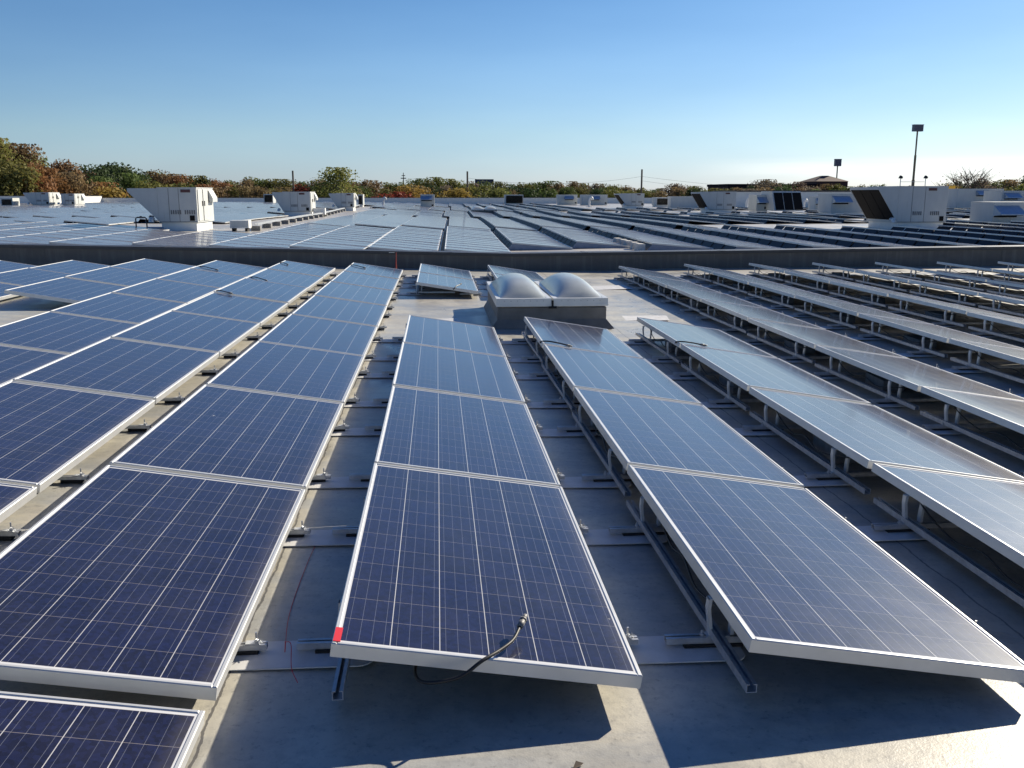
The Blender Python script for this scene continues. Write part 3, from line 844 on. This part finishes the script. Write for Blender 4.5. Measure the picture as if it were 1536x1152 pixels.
def louv_m(label, ul, ur, vt, vb, d=2.0, curb=.15):
    loc, bw, h = dims(ul, ur, vt, vb, curb)
    return louvre_box(label, loc, bw, d, h, curb)
unit_m('large grey rooftop unit with slanted hood at left, standing just past the curb wall', 190, 240, 298, 281, 346, 2.35)
unit_m('mid-distance grey rooftop unit, second along the cable tray', 408, 425, 466.5, 287.5, 324.5, 2.3)
louv_m('plain grey box half hidden behind the second tray unit', 396, 410, 291, 306, 2.0)
unit_m('farther grey rooftop unit, third along the cable tray', 493, 505, 531, 289.5, 316, 2.2)
louv_m('small pale box with dark side opening behind the third tray unit', 537, 545, 291.5, 310, 1.6)
unit_m('far left white unit with its lit side facing right', 34.5, 48, 75, 288.5, 311.5, 2.4)
unit_m('white hooded unit just right of the far left unit', 91, 93, 113, 290.5, 311.5, 2.4)
awn_m('grey-blue unit with a dark slot at the centre of the far roof', 631, 652, 291.5, 312, 2.6, .1, .02)
louv_m('white framed box with a dark louvred front, right of centre near the parapet', 758, 785, 292, 307.5, 2.6)
awn_m('pale low unit left of the pair at the far parapet', 838, 866, 292, 307.5, 2.4, .1)
awn_m('pale low unit right of the pair at the far parapet', 874, 911, 292, 308, 2.4, .1)
unit_m('pale unit with dark slanted filter, left of the dark opening box', 928, 939, 966, 290, 313, 2.4, rear=False)
louv_m('box with a dark opening beside the long white duct', 984, 1004, 296, 310.5, 2.0)
unit_m('pale unit with a dark slanted filter in front of the white penthouse', 1050, 1063, 1103, 287.5, 320.5, 2.4, rear=False)
awn_m('white unit with blue awning touching the three-panel filter unit', 1134, 1152, 292.5, 319.5, 1.8, .2, .02)
o = thing('rooftop_unit', 'white unit whose slanted front holds three dark filter panels', 'rooftop unit', U(1156, 320), group='rooftop air units')
UNIT_SPOTS.append((o.location.x-1, o.location.x+3, o.location.y-1.2, o.location.y+3))
cab = MB().prism([(-.75, .2), (0, 1.55), (2.2, 1.55), (2.2, .2)], 0, 2.1, 'x').build('cabinet', m_unit, o)
for i in range(3):
    MB().prism([(-.755, .26), (-.095, 1.45), (-.07, 1.45), (-.73, .26)], .1+i*.68, .1+i*.68+.62, 'x').build('filter_screen', m_filter, cab)
awn_m('grey-blue unit with a deep awning left of the large right unit', 1246, 1298, 290.5, 323.5, 2.2, .2, .01)
awn_m('small pale fan unit between the filter unit and the deep awning unit', 1222, 1242, 294.5, 316.5, 1.4, .1, .02)
unit_m('large pale rooftop unit with three dark slanted filters at right', 1319, 1344, 1417, 279, 345, 2.5, rear=False)
awn_m('white unit with a blue awning right of the large right unit', 1434, 1503, 283, 314, 2.4, .15, .40)
awn_m('white unit half hidden behind the right-edge low unit', 1500, 1570, 286, 318, 2.4, .2, .05)
awn_m('pale low unit with a light awning, cut off by the right picture edge', 1488, 1560, 303, 336.5, 1.8, .12, .0)
louv_m('small white fan box at the far left edge', 2, 20, 297, 311.5, 1.4)

def near_unit(x, y):
    return any(a-FW < x < b_ and c-FL < y < d for a, b_, c, d in UNIT_SPOTS)
far = [(j, x, y) for (j, x, y, ok) in far if ok and not near_unit(x, y)]
far = [q for q in far if in_view((q[1]+.8, q[2]+.5, .3), 1.12)]
far.sort(key=lambda q: q[2]**2 + .3*q[1]**2)
NFAR = 300 - len(panels)
def far_phrase(j):
    d = j-3
    if d == 0: return 'white-block row'
    return '%s far row %s of white-block row' % (ORD[abs(d)], 'right' if d > 0 else 'left')
fp0 = None
cnt = {}
heads = {}
indiv = sorted(far[:NFAR], key=lambda q: (q[0], q[2]))
for (j, x, y) in indiv:
    cnt[j] = cnt.get(j, 0)+1
    n = cnt[j]
    lab = ('pale portrait panel, %s past the curb wall, %s' % (ORD[n], far_phrase(j))) if n > 1 else 'pale portrait panel nearest the curb wall in %s' % far_phrase(j)
    loc = (x, y, fz(x, y)+FH)
    rot = (rng.uniform(-.002, .002), FT+rng.uniform(-.004, .004), FYAW)
    if fp0 is None:
        fp0 = thing('portrait_solar_panel', lab, 'solar panel', loc, rot, 'solar panels on the far roof')
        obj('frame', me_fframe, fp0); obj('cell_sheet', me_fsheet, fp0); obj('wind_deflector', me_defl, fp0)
        o = fp0
    else: o = dup(fp0, loc, rot, lab)
    if n == 1: heads[j] = o
for o in heads.values(): obj('end_shield', me_end, o)
# everything farther: one mass
mb = MB()
rest = far[NFAR:]
lastj = {}
for (j, x, y) in rest:
    z = fz(x, y)+FH
    M = Matrix.Translation((x, y, z)) @ Matrix.Rotation(FYAW, 4, 'Z') @ Matrix.Rotation(FT+rng.uniform(-.003, .003), 4, 'Y')
    T = MB(); lp = .014
    T.quad((lp, lp, 0), (FW-lp, lp, 0), (FW-lp, FL-lp, 0), (lp, FL-lp, 0), m=0, uv=[(0, 0), (0, 10), (6, 10), (6, 0)])
    T.quad((0, 0, 0), (FW, 0, 0), (FW-lp, lp, 0), (lp, lp, 0), m=1)
    T.quad((FW, 0, 0), (FW, FL, 0), (FW-lp, FL-lp, 0), (FW-lp, lp, 0), m=1)
    T.quad((FW, FL, 0), (0, FL, 0), (lp, FL-lp, 0), (FW-lp, FL-lp, 0), m=1)
    T.quad((0, FL, 0), (0, 0, 0), (lp, lp, 0), (lp, FL-lp, 0), m=1)
    T.quad((0, 0, -.04), (FW, 0, -.04), (FW, 0, 0), (0, 0, 0), m=1)
    T.quad((0, FL, -.04), (0, 0, -.04), (0, 0, 0), (0, FL, 0), m=1)
    T.quad((FW, 0, -.04), (FW, FL, -.04), (FW, FL, 0), (FW, 0, 0), m=1)
    T.quad((0, 0, -.04), (0, FL, -.04), (FW, FL, -.04), (FW, 0, -.04), m=2)
    deflector(T, m=2)
    i = len(mb.v); fi = len(mb.f)
    mb.v += [tuple(M @ Vector(q)) for q in T.v]
    mb.f += [tuple(i+k for k in f) for f in T.f]; mb.m += T.m
    for a, b_ in T.uv.items(): mb.uv[fi+a] = b_
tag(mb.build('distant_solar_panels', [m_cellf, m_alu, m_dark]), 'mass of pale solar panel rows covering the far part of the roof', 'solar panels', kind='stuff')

# white ballast blocks at the head of one far row
blk = MB().box(0, .19, 0, .40, 0, .175); blk.box(.012, .178, .012, .388, .175, .185)
me_wb = blk.mesh('concrete_block', m_conc)
j = 3
h = heads.get(3)
for i in range(5):
    x = h.location.x - .36 - i*.01; y = h.location.y + .05 + i*.72
    o = obj('concrete_block', me_wb); o.location = (x, y, fz(x, y)); o.rotation_euler = (0, 0, .05*(-1)**i)
    tag(o, 'pale concrete block beside the far row, %s past the curb wall' % ('nearest one' if i == 0 else ORD[i+1]+' one'), 'concrete block', 'pale concrete blocks along the far row')

# cable trays with their boxes
def tray(label, x0, y0, x1, y1, step=2.4):
    o = thing('cable_tray', label, 'cable tray', (x0, y0, 0), group='cable trays between the far rows')
    c = MB(); fe = MB(); n = int((y1-y0)/step)
    for i in range(n):
        a, b_ = i/n, (i+1)/n
        xa, xb, ya, yb = (x1-x0)*a, (x1-x0)*b_, (y1-y0)*a, (y1-y0)*b_
        za, zb = fz(x0+xa, y0+ya)+.22, fz(x0+xb, y0+yb)+.22
        for (p_, q_, r1, r2) in ((-.055, -.045, -.035, .035), (.045, .055, -.035, .035), (-.045, .045, -.035, -.028)):
            c.v += [(xa+p_, ya, za+r1), (xa+q_, ya, za+r1), (xa+q_, ya, za+r2), (xa+p_, ya, za+r2), (xb+p_, yb, zb+r1), (xb+q_, yb, zb+r1), (xb+q_, yb, zb+r2), (xb+p_, yb, zb+r2)]
            k = len(c.v)-8
            for f in ((0, 1, 2, 3), (7, 6, 5, 4), (0, 4, 5, 1), (1, 5, 6, 2), (2, 6, 7, 3), (3, 7, 4, 0)):
                c.f.append(tuple(k+q for q in f)); c.m.append(0)
        MB().box(xa-.16, xa+.16, ya-.16, ya+.16, za-.22, za-.06).build('tray_foot', m_concd, o)
    c.build('tray', m_galv, o)
    return o
a = roof_at(380, 347); b_ = roof_at(505, 319)
tray('long white cable tray starting at the grey combiner box', a.x, a.y+.6, b_.x-.4, 92)
o = thing('combiner_box', 'grey-white combiner box at the near end of the long cable tray', 'electrical box', (a.x-.75, a.y-.2, fz(a.x, a.y)))
MB().box(0, .64, 0, .5, .12, .38).build('case', m_white, o)
MB().box(.03, .61, -.012, 0, .15, .35).build('cover', m_unit, o)
MB().box(.05, .13, .05, .5, 0, .12).box(.5, .58, .05, .45, 0, .12).build('stand', m_rub, o)
b_ = roof_at(470, 325)
o = thing('combiner_box', 'small white box beside the cable tray near the second rooftop unit', 'electrical box', (b_.x, b_.y, b_.z))
MB().box(0, .7, 0, .5, .12, .5).build('case', m_white, o)
MB().box(.05, .13, .05, .45, 0, .12).box(.57, .65, .05, .45, 0, .12).build('stand', m_rub, o)
o = thing('pipe_frame', 'small dark pipe frame left of the large grey rooftop unit', 'pipe', U(205, 347))
MB().tube([(0, 0, 0), (0, 0, .42), (.05, 0, .46), (.3, 0, .46), (.35, 0, .42), (.35, 0, 0)], .022, 8).tube([(.17, 0, .46), (.17, 0, .50)], .04, 8).build('pipe', m_rub, o)
MB().tube([(.35, 0, .12), (.9, 0, .12)], .03, 8).build('gas_line', m_galv, o)

# white gooseneck vents
def vent(label, u, v, s=1.0):
    o = thing('gooseneck_vent', label, 'roof vent', U(u, v), group='white gooseneck vents on the far roof')
    MB().tube([(0, 0, 0), (0, 0, .06)], .34*s, 12).build('flashing', m_white, o)
    MB().tube(bez([(0, 0, .05), (0, 0, .55*s), (.04*s, 0, .85*s), (.16*s, 0, 1.0*s), (.30*s, 0, .90*s), (.33*s, 0, .72*s)]), .12*s, 10).build('pipe', m_white, o, True)
vent('white bent vent pipe in front of the far low pair of units', 884, 310.5)
vent('white bent vent pipe in front of the long white duct', 1033, 311.5)
vent('white bent vent pipe left of the three-panel filter unit', 1120, 312)
vent('white bent vent pipe left of the deep awning unit', 1206, 312.5, .8)
vent('white vent at the far end of the long cable tray', 575, 309, .9)
skylight('small far domed skylight between panel rows near the roof centre', U(708, 321), 0, 1.9, 2.2)
# long white duct and the white penthouse
a = U(1006, 312); 
o = tag(MB().box(0, 6.2, 0, 1.3, 0, 1.05).box(-.03, 6.23, -.03, 1.33, 1.05, 1.1).build('roof_duct', m_unit), 'long white duct box right of the dark opening box', 'duct'); o.location = a
UNIT_SPOTS.append((a[0], a[0]+6, a[1], a[1]+1))
y = 96
x0, x1 = at_y(1103, 300, y).x, at_y(1330, 300, y).x
zt = at_y(1190, 286, y).z
o = thing('penthouse', 'long white rooftop penthouse wall behind the right-hand units', 'penthouse', (x0, y, .1))
MB().box(0, x1-x0, 0, 8, -.2, zt-.22).build('wall', m_white, o)
MB().box(-.08, x1-x0+.08, -.08, 8.08, zt-.22, zt-.08).build('roof_edge', m_coping, o)

# ------------------------------------------------------------------ parapets
def parapet(label, p0, p1, top, th=.3):
    o = thing('parapet', label, 'wall', (p0[0], p0[1], 0))
    dx, dy = p1[0]-p0[0], p1[1]-p0[1]
    o.rotation_euler = (0, 0, math.atan2(dy, dx)); l_ = math.hypot(dx, dy)
    m = MB().box(0, l_, 0, th, -8, top-.05)
    m.build('wall', m_white, o)
    MB().box(-.04, l_+.04, -.05, th+.05, top-.05, top).build('coping', m_coping, o)
    return o
zp = at_y(600, 296.3, 131).z
parapet('far white parapet running behind the centre units', (-45.4, 131), (130, 131), zp)
parapet('parapet piece at far left behind the white units', (-140, 115), (-45.4, 115), at_y(60, 293.5, 115).z)
o = parapet('sunlit white parapet return at far left', (-45.4, 131.0), (-45.4, 115.3), at_y(120, 293.8, 120).z)
# side walls of the building so that it has a body
mb = MB().box(-60.3, -60, -12, 21, -8, .9).box(80, 80.3, -12, 21, -8, .9)
bw_ = thing('building', 'large store building under the solar roof, its walls below the roof edge', 'building')
mb.build('side_wall', m_white, bw_)
MB().box(-60, 80, -12.3, -12, -8, .9).build('end_wall', m_white, bw_)

# ------------------------------------------------------------------ beyond the roof
def on(u, v, y): return at_y(u, v, y)
def pole(label, u, vtop, y, r=.16, cross=0, lean=0):
    t_ = on(u, vtop, y); o = thing('utility_pole', label, 'pole', (t_.x, y, -8), group='dark utility poles beyond the roof')
    MB().tube([(0, 0, 0), (lean, 0, t_.z+8)], [r*1.3, r], 8).build('shaft', m_pole, o)
    if cross:
        MB().box(-cross, cross, -.08, .08, t_.z+8-.9, t_.z+8-.7).box(-cross*.7, cross*.7, -.08, .08, t_.z+8-1.9, t_.z+8-1.75).build('crossarm', m_pole, o)
    return t_
pole('dark utility pole left of the broad green tree', 439, 256, 175)
t2 = pole('dark utility pole left of the navy sign', 701, 257, 175)
t3 = pole('tall dark utility pole with wires, right of the low pair of units', 963, 254, 175)
o = thing('lattice_mast', 'thin distant mast with short crossbars over the treeline', 'mast', (on(605, 260, 420).x, 420, -8))
hm = on(605, 259, 420).z+8
MB().tube([(0, 0, 0), (0, 0, hm)], [.5, .15], 6).box(-1.2, 1.2, -.1, .1, hm-2.6, hm-2.2).box(-.8, .8, -.1, .1, hm-1.4, hm-1.1).build('shaft', m_pole, o)
# wires
def wire(label, a, c, sag):
    pts = [a.lerp(c, i/24) - Vector((0, 0, sag*(1-(2*i/24-1)**2))) for i in range(25)]
    tag(MB().tube(pts, .016, 5).build('power_line', m_cable), label, 'power line', 'power lines over the treeline')
e1, e2 = on(1300, 250, 190), on(1600, 240, 190)
wire('upper thin power line from the right utility pole', t3-Vector((0, 0, 1.3)), on(1560, 262, 200), 3.0)
wire('lower thin power line from the right utility pole', t3-Vector((0, 0, 2.1)), on(1560, 268, 200), 3.2)
wire('thin power line between the two middle utility poles', t2-Vector((0, 0, 1.2)), t3-Vector((0, 0, 1.3)), 1.2)

# navy store sign
y = 240
a, c = on(712.5, 268.8, y), on(740.5, 277.2, y)
o = thing('store_sign', 'dark navy billboard sign with dim lettering in front of the trees', 'sign', (a.x, y, -8))
wS, zT, zB = c.x-a.x, a.z+8, c.z+8
MB().box(0, wS, 0, .8, zB, zT).build('sign_board', m_navy, o)
MB().box(wS*.25, wS, .1, .7, zB-1.1, zB-.15).build('lower_board', m_maroon, o)
MB().box(wS*.3, wS*.34, .3, .5, 0, zB-.02).box(wS*.7, wS*.74, .3, .5, 0, zB-.02).build('sign_post', m_pole, o)
fc = bpy.data.curves.new('lettering', 'FONT'); fc.body = 'IKEA'; fc.size = (zT-zB)*1.0; fc.extrude = .02; fc.align_x = 'CENTER'
fc.materials.append(m_navyl)
ft = obj('lettering_curve', fc); bpy.context.view_layer.update()
fm = bpy.data.meshes.new_from_object(ft.evaluated_get(bpy.context.evaluated_depsgraph_get()))
fm.materials.clear(); fm.materials.append(m_navyl)
bpy.data.objects.remove(ft); fo = obj('lettering', fm, o); fo.location = (wS/2, -.03, zB+(zT-zB)*.16); fo.rotation_euler = (R_(90), 0, 0); fo.scale = (1.35, 1, 1)

# tall pole signs at right
def pole_sign(label, u, vb, vt, y, bw, bh, v_box_top, m_p, tilt=0):
    t_ = on(u, v_box_top, y)
    o = thing('pole_sign', label, 'sign', (t_.x, y, -8))
    zt = t_.z+8
    zb = zt-bh
    MB().tube([(0, 0, 0), (0, 0, zb*.55)], .32, 10).tube([(0, 0, zb*.55), (0, 0, zb*.78)], .24, 10).tube([(0, 0, zb*.78), (0, 0, zb)], .17, 10).build('shaft', m_p, o)
    s = MB().box(-bw/2, bw/2, -.5, .5, zb, zt).box(-bw/2-.08, bw/2+.08, -.55, .55, zt, zt+.1)
    s.build('sign_cabinet', m_box, o)
    MB().box(-bw/2+.15, bw/2-.15, -.52, -.5, zb+.15, zt-.15).build('sign_face', m_navyl, o)
pole_sign('tall tan pole with a grey rectangular sign cabinet, above the large right unit', 1377, 277, 197, 200, 2.1, 1.35, 187.5, m_poleb)
pole_sign('dark square pole sign rising behind the brown gabled building', 1257, 265, 250, 260, 1.75, 1.9, 239, m_pole)
for i, (u, lab) in enumerate(((1351, 'small floodlight left of the tall tan pole'), (1388.5, 'small floodlight right of the tall tan pole'))):
    t_ = on(u, 268, 110)
    o = thing('floodlight', lab, 'floodlight', (t_.x, 110, .1), group='floodlights beside the tall pole')
    MB().tube([(0, 0, 0), (0, 0, t_.z-.1)], .05, 6).build('post', m_galv, o)
    MB().prism([(-.22, t_.z-.05), (.12, t_.z-.1), (.22, t_.z+.1), (-.05, t_.z+.28)], -.18, .18, 'y').build('lamp_housing', m_dark, o)
o = tag(MB().box(0, 3.0, 0, .12, 0, .05).build('light_bar', m_galv), 'thin horizontal bar linking the two floodlights', 'bar')
q = on(1351, 273, 110.3); o.location = (q.x, 110.3, q.z)
# brown gabled building and long brown roofline
y = 250
a, c = on(1225, 272, y), on(1272, 272, y)
o = thing('brown_building', 'dark brown building with a hipped roof at right on the horizon', 'building', (a.x, y, -8))
wB = c.x-a.x; ze = a.z+8; zr = on(1247, 263, y).z+8
MB().box(0, wB, 0, 12, 0, ze).build('wall', m_brown, o)
rf = MB(); x1 = wB*.42; x2 = wB*.60; ov = .25
b0 = [(-ov, -ov, ze), (wB+ov, -ov, ze), (wB+ov, 12+ov, ze), (-ov, 12+ov, ze)]; t0 = [(x1, 5, zr), (x2, 5, zr), (x2, 7, zr), (x1, 7, zr)]
rf.v += b0+t0
for f in ((0, 1, 5, 4), (1, 2, 6, 5), (2, 3, 7, 6), (3, 0, 4, 7), (4, 5, 6, 7), (3, 2, 1, 0)): rf.f.append(f); rf.m.append(0)
rf.build('roof', m_brown, o)
y = 235
a, c = on(1092, 279.5, y), on(1228, 279.5, y)
o = thing('brown_building', 'long low building with a dark brown roof edge behind the white penthouse', 'building', (a.x, y, -8))
MB().box(0, c.x-a.x, 0, 18, 0, a.z+8).build('wall', m_brown, o)
MB().box(-.2, c.x-a.x+.2, -.2, 18.2, a.z+8, a.z+8.6).build('roof_edge', m_brroof, o)
y = 140
a, c = on(1417, 279, y), on(1431, 303, y)
o = thing('yellow_board', 'yellow upright board between the large right unit and its neighbour', 'sign', (a.x, y, -8))
MB().box(0, c.x-a.x, 0, .5, 8+c.z+1, a.z+8).build('board', m_yel, o)
MB().box(.3, .5, .1, .4, 0, 8+c.z+1).box(c.x-a.x-.5, c.x-a.x-.3, .1, .4, 0, 8+c.z+1).build('leg', m_pole, o)

# ------------------------------------------------------------------ trees
def crown_mesh(seed, n, leaf, shape, name):
    rg = random.Random(seed); mb = MB()
    lobes = []
    for i in range(shape['lobes']):
        a = rg.uniform(0, 2*math.pi); h = rg.uniform(shape['z0'], .94)
        rmax = shape['prof'](h)
        rr = rmax*math.sqrt(rg.random())*.86
        lobes.append((rr*math.cos(a), rr*math.sin(a), h, rg.uniform(.09, .19)*shape['ls']))
    for i in range(n):
        cx, cy, ch, cr = rg.choice(lobes)
        d = Vector((rg.gauss(0, 1), rg.gauss(0, 1), rg.gauss(0, 1))).normalized()*cr*(rg.random()**.4)
        p = Vector((cx+d.x, cy+d.y, min(1.0, ch+d.z*.8)))
        nrm = (d.normalized() + Vector((rg.gauss(0, .6), rg.gauss(0, .6), rg.gauss(.25, .6)))).normalized()
        a = nrm.orthogonal().normalized(); a.rotate(Quaternion(nrm, rg.uniform(0, 6.28))); b_ = nrm.cross(a)
        s = leaf*rg.uniform(.5, 1.25); k = rg.uniform(.45, .9)
        mb.quad(p-a*s, p-b_*s*k, p+a*s*1.1, p+b_*s*k)
    return mb.mesh(name, m_leaf), lobes
def trunk_mesh(seed, lobes, name, thin=1.0, extra=0):
    rg = random.Random(seed); mb = MB()
    mb.tube([(0, 0, 0), (.006, .004, .2), (-.006, .0, .45), (.0, .006, .75)], [.026*thin, .02*thin, .015*thin, .006*thin], 7)
    for i, (x, y, z, r) in enumerate(lobes[:18+extra]):
        h = max(.12, z-.28*rg.uniform(.6, 1.2)); p0 = Vector((0, 0, h)); p2 = Vector((x, y, z))
        p1 = p0.lerp(p2, .5) + Vector((0, 0, -.03))
        mb.tube([p0, p1, p2], [.009*thin, .006*thin, .002*thin], 5)
        if extra:
            for q in range(5):
                e_ = p2 + Vector((rg.gauss(0, .06), rg.gauss(0, .06), rg.uniform(.0, .14)))
                mb.tube([p1.lerp(p2, rg.random()), e_], [.0035, .001], 4)
    return mb.mesh(name, m_bark)
round_ = dict(lobes=34, z0=.22, ls=1.0, prof=lambda h: .36*math.sin(math.pi*min(1, max(0, (h-.08)/.95)))**.6)
tall_ = dict(lobes=34, z0=.2, ls=.8, prof=lambda h: .24*math.sin(math.pi*min(1, max(0, (h-.05)/1.0)))**.55)
cone_ = dict(lobes=38, z0=.12, ls=.8, prof=lambda h: .30*(1.03-h)**.75)
bare_ = dict(lobes=46, z0=.35, ls=.9, prof=lambda h: .42*math.sin(math.pi*min(1, max(0, (h-.1)/.98)))**.6)
protos = []
for i, (shp, n, leaf) in enumerate([(round_, 4600, .0185), (round_, 4200, .020), (tall_, 3800, .018), (tall_, 4000, .017), (cone_, 4200, .016), (round_, 3600, .021), (bare_, 700, .009), (round_, 5200, .016)]):
    cm, lobes = crown_mesh(40+i, n, leaf, shp, 'crown')
    protos.append((cm, trunk_mesh(60+i, lobes, 'trunk', .6 if shp is bare_ else 1.0, 26 if shp is bare_ else 0)))
COLS = {'dark green': (.032, .050, .020), 'olive green': (.095, .095, .028), 'tan brown': (.135, .098, .050), 'rust orange': (.15, .080, .034), 'russet': (.115, .065, .036),
        'golden yellow': (.22, .155, .042), 'red': (.17, .040, .026), 'yellow-green': (.135, .145, .042), 'grey-brown': (.12, .095, .07), 'mid green': (.068, .092, .028)}
LAND = [(258, 'the large hooded left unit'), (439, 'the left utility pole'), (495, 'the broad yellow-green tree'), (605, 'the thin mast'), (727, 'the navy sign'),
        (963, 'the wired utility pole'), (1070, 'the filter unit before the penthouse'), (1249, 'the brown hipped building'), (1374, 'the tall tan pole'), (1450, 'the bare tree')]
TOP = [(-60, 198), (0, 206), (20, 214), (40, 226), (60, 243), (80, 252), (100, 238), (112, 240), (128, 262), (145, 246), (165, 243), (185, 242), (200, 252), (220, 262), (236, 252), (260, 264), (300, 259), (330, 270),
       (380, 266), (420, 270), (460, 268), (530, 269), (570, 272), (600, 271), (650, 267), (700, 270), (760, 273), (830, 271), (880, 273), (915, 272), (945, 276), (965, 280), (985, 285), (1010, 275), (1035, 274), (1060, 281),
       (1110, 279), (1132, 271), (1155, 269), (1180, 273), (1230, 276), (1290, 277), (1330, 277), (1400, 280), (1420, 274), (1480, 268), (1500, 272), (1536, 265), (1600, 262)]
spec = []
rg = random.Random(11)
def base_y(u): return interp([(-60, 150), (60, 158), (130, 175), (300, 195), (600, 215), (1000, 225), (1600, 215)], u)
def pick(u):
    if u < 60: return rg.choice(['olive green', 'olive green', 'yellow-green', 'tan brown'])
    if u < 130: return rg.choice(['russet', 'rust orange', 'tan brown', 'olive green'])
    if u < 205: return rg.choice(['dark green', 'dark green', 'mid green'])
    if u < 560: return rg.choice(['tan brown', 'olive green', 'tan brown', 'dark green', 'mid green', 'olive green', 'rust orange'])
    if u < 1000: return rg.choice(['mid green', 'tan brown', 'olive green', 'dark green', 'grey-brown', 'olive green', 'olive green'])
    return rg.choice(['olive green', 'grey-brown', 'tan brown', 'mid green', 'dark green'])
u = -40
while u < 1580:                              # the skyline row
    yy = base_y(u) + rg.uniform(-8, 14)
    c_ = pick(u)
    spec.append((u, interp(TOP, u)+rg.uniform(-1.0, 3.5), yy, c_, rg.choice([0, 1, 2, 3, 5, 7] if c_ != 'dark green' else [0, 4, 7, 3]), 'back'))
    u += rg.uniform(13, 22)*(1.25 if u < 200 else 1)
u = -30
while u < 1580:                              # lower trees in front
    yy = base_y(u) - rg.uniform(12, 24)
    t_ = interp(TOP, u)
    spec.append((u, t_ + (294-t_)*rg.uniform(.32, .55), yy, pick(u), rg.choice([0, 1, 5, 7]), 'front'))
    u += rg.uniform(17, 30)
u = -20
while u < 1580:                              # filler rank far behind
    yy = base_y(u) + rg.uniform(40, 60)
    spec.append((u, interp(TOP, u)+rg.uniform(4, 8), yy, rg.choice(['mid green', 'olive green', 'grey-brown', 'dark green']), rg.choice([0, 1, 5]), 'rear'))
    u += rg.uniform(22, 30)
extra = [(495, 252, 182, 'yellow-green', 7, 'broad yellow-green tree standing taller than the treeline right of the left utility pole', 1.25),
         (1447, 255, 190, 'grey-brown', 6, 'nearly bare tree with many thin branches at right', 1.5),
         (1466, 257, 192, 'tan brown', 6, 'second nearly bare tree just right of the first', 1.3),
         (613, 276, 178, 'golden yellow', 0, 'golden yellow tree low in the treeline, right of the red shrub', 1.3),
         (596, 288, 174, 'red', 1, 'low red tree left of the golden yellow tree near the centre', 1.6),
         (686, 282, 176, 'golden yellow', 5, 'orange-yellow tree left of the navy sign', 1.5),
         (746, 282, 176, 'yellow-green', 5, 'yellow-green tree just right of the navy sign', 1.4),
         (454, 276, 176, 'red', 2, 'bright red tree beside the left utility pole', 1.0),
         (143, 274, 150, 'rust orange', 1, 'orange-red tree below the dark green left clump', 1.2),
         (165, 280, 148, 'golden yellow', 5, 'amber tree below the dark green left clump', 1.3),
         (1424, 276, 185, 'golden yellow', 2, 'amber tree right of the tall tan pole', 1.0)]
def plant(u, vt, yy, colr, k, label, wide=1.0):
    t_ = on(u, vt, yy); hgt = t_.z + 8
    o = thing('tree', label, 'tree', (t_.x, yy, -8), (0, 0, rg.uniform(0, 6.28)), 'autumn trees beyond the roof')
    o.scale = (hgt*wide*.95, hgt*wide*.95, hgt)
    c = obj('crown', protos[k][0], o); obj('trunk', protos[k][1], o)
    b_ = COLS[colr]; v = rg.uniform(1.25, 1.95)
    c.color = (b_[0]*v, b_[1]*v*rg.uniform(.93, 1.07), b_[2]*v, 1)
order = {}
for (u, vt, yy, colr, k, rank) in sorted(spec):
    lm = min(LAND, key=lambda q: abs(q[0]-u)); sd = 'left' if u < lm[0] else 'right'
    order.setdefault((lm, sd, rank, colr), []).append((u, vt, yy, k))
for (lm, sd, rank, colr), lst in order.items():
    lst.sort(key=lambda q: abs(q[0]-lm[0]))
    for n, (u, vt, yy, k) in enumerate(lst, 1):
        rk = {'back': 'skyline', 'front': 'foreground-rank', 'rear': 'rear-rank'}[rank]
        if len(lst) == 1: lab = 'only %s %s tree %s of %s' % (colr, rk, sd, lm[1])
        else: lab = '%s %s tree, %s %s of %s' % (colr, rk, ORD[n], sd, lm[1])
        plant(u, vt, yy, colr, k, lab, rg.uniform(.8, 1.15))
for (u, vt, yy, colr, k, lab, wd) in extra: plant(u, vt, yy, colr, k, lab, wd)
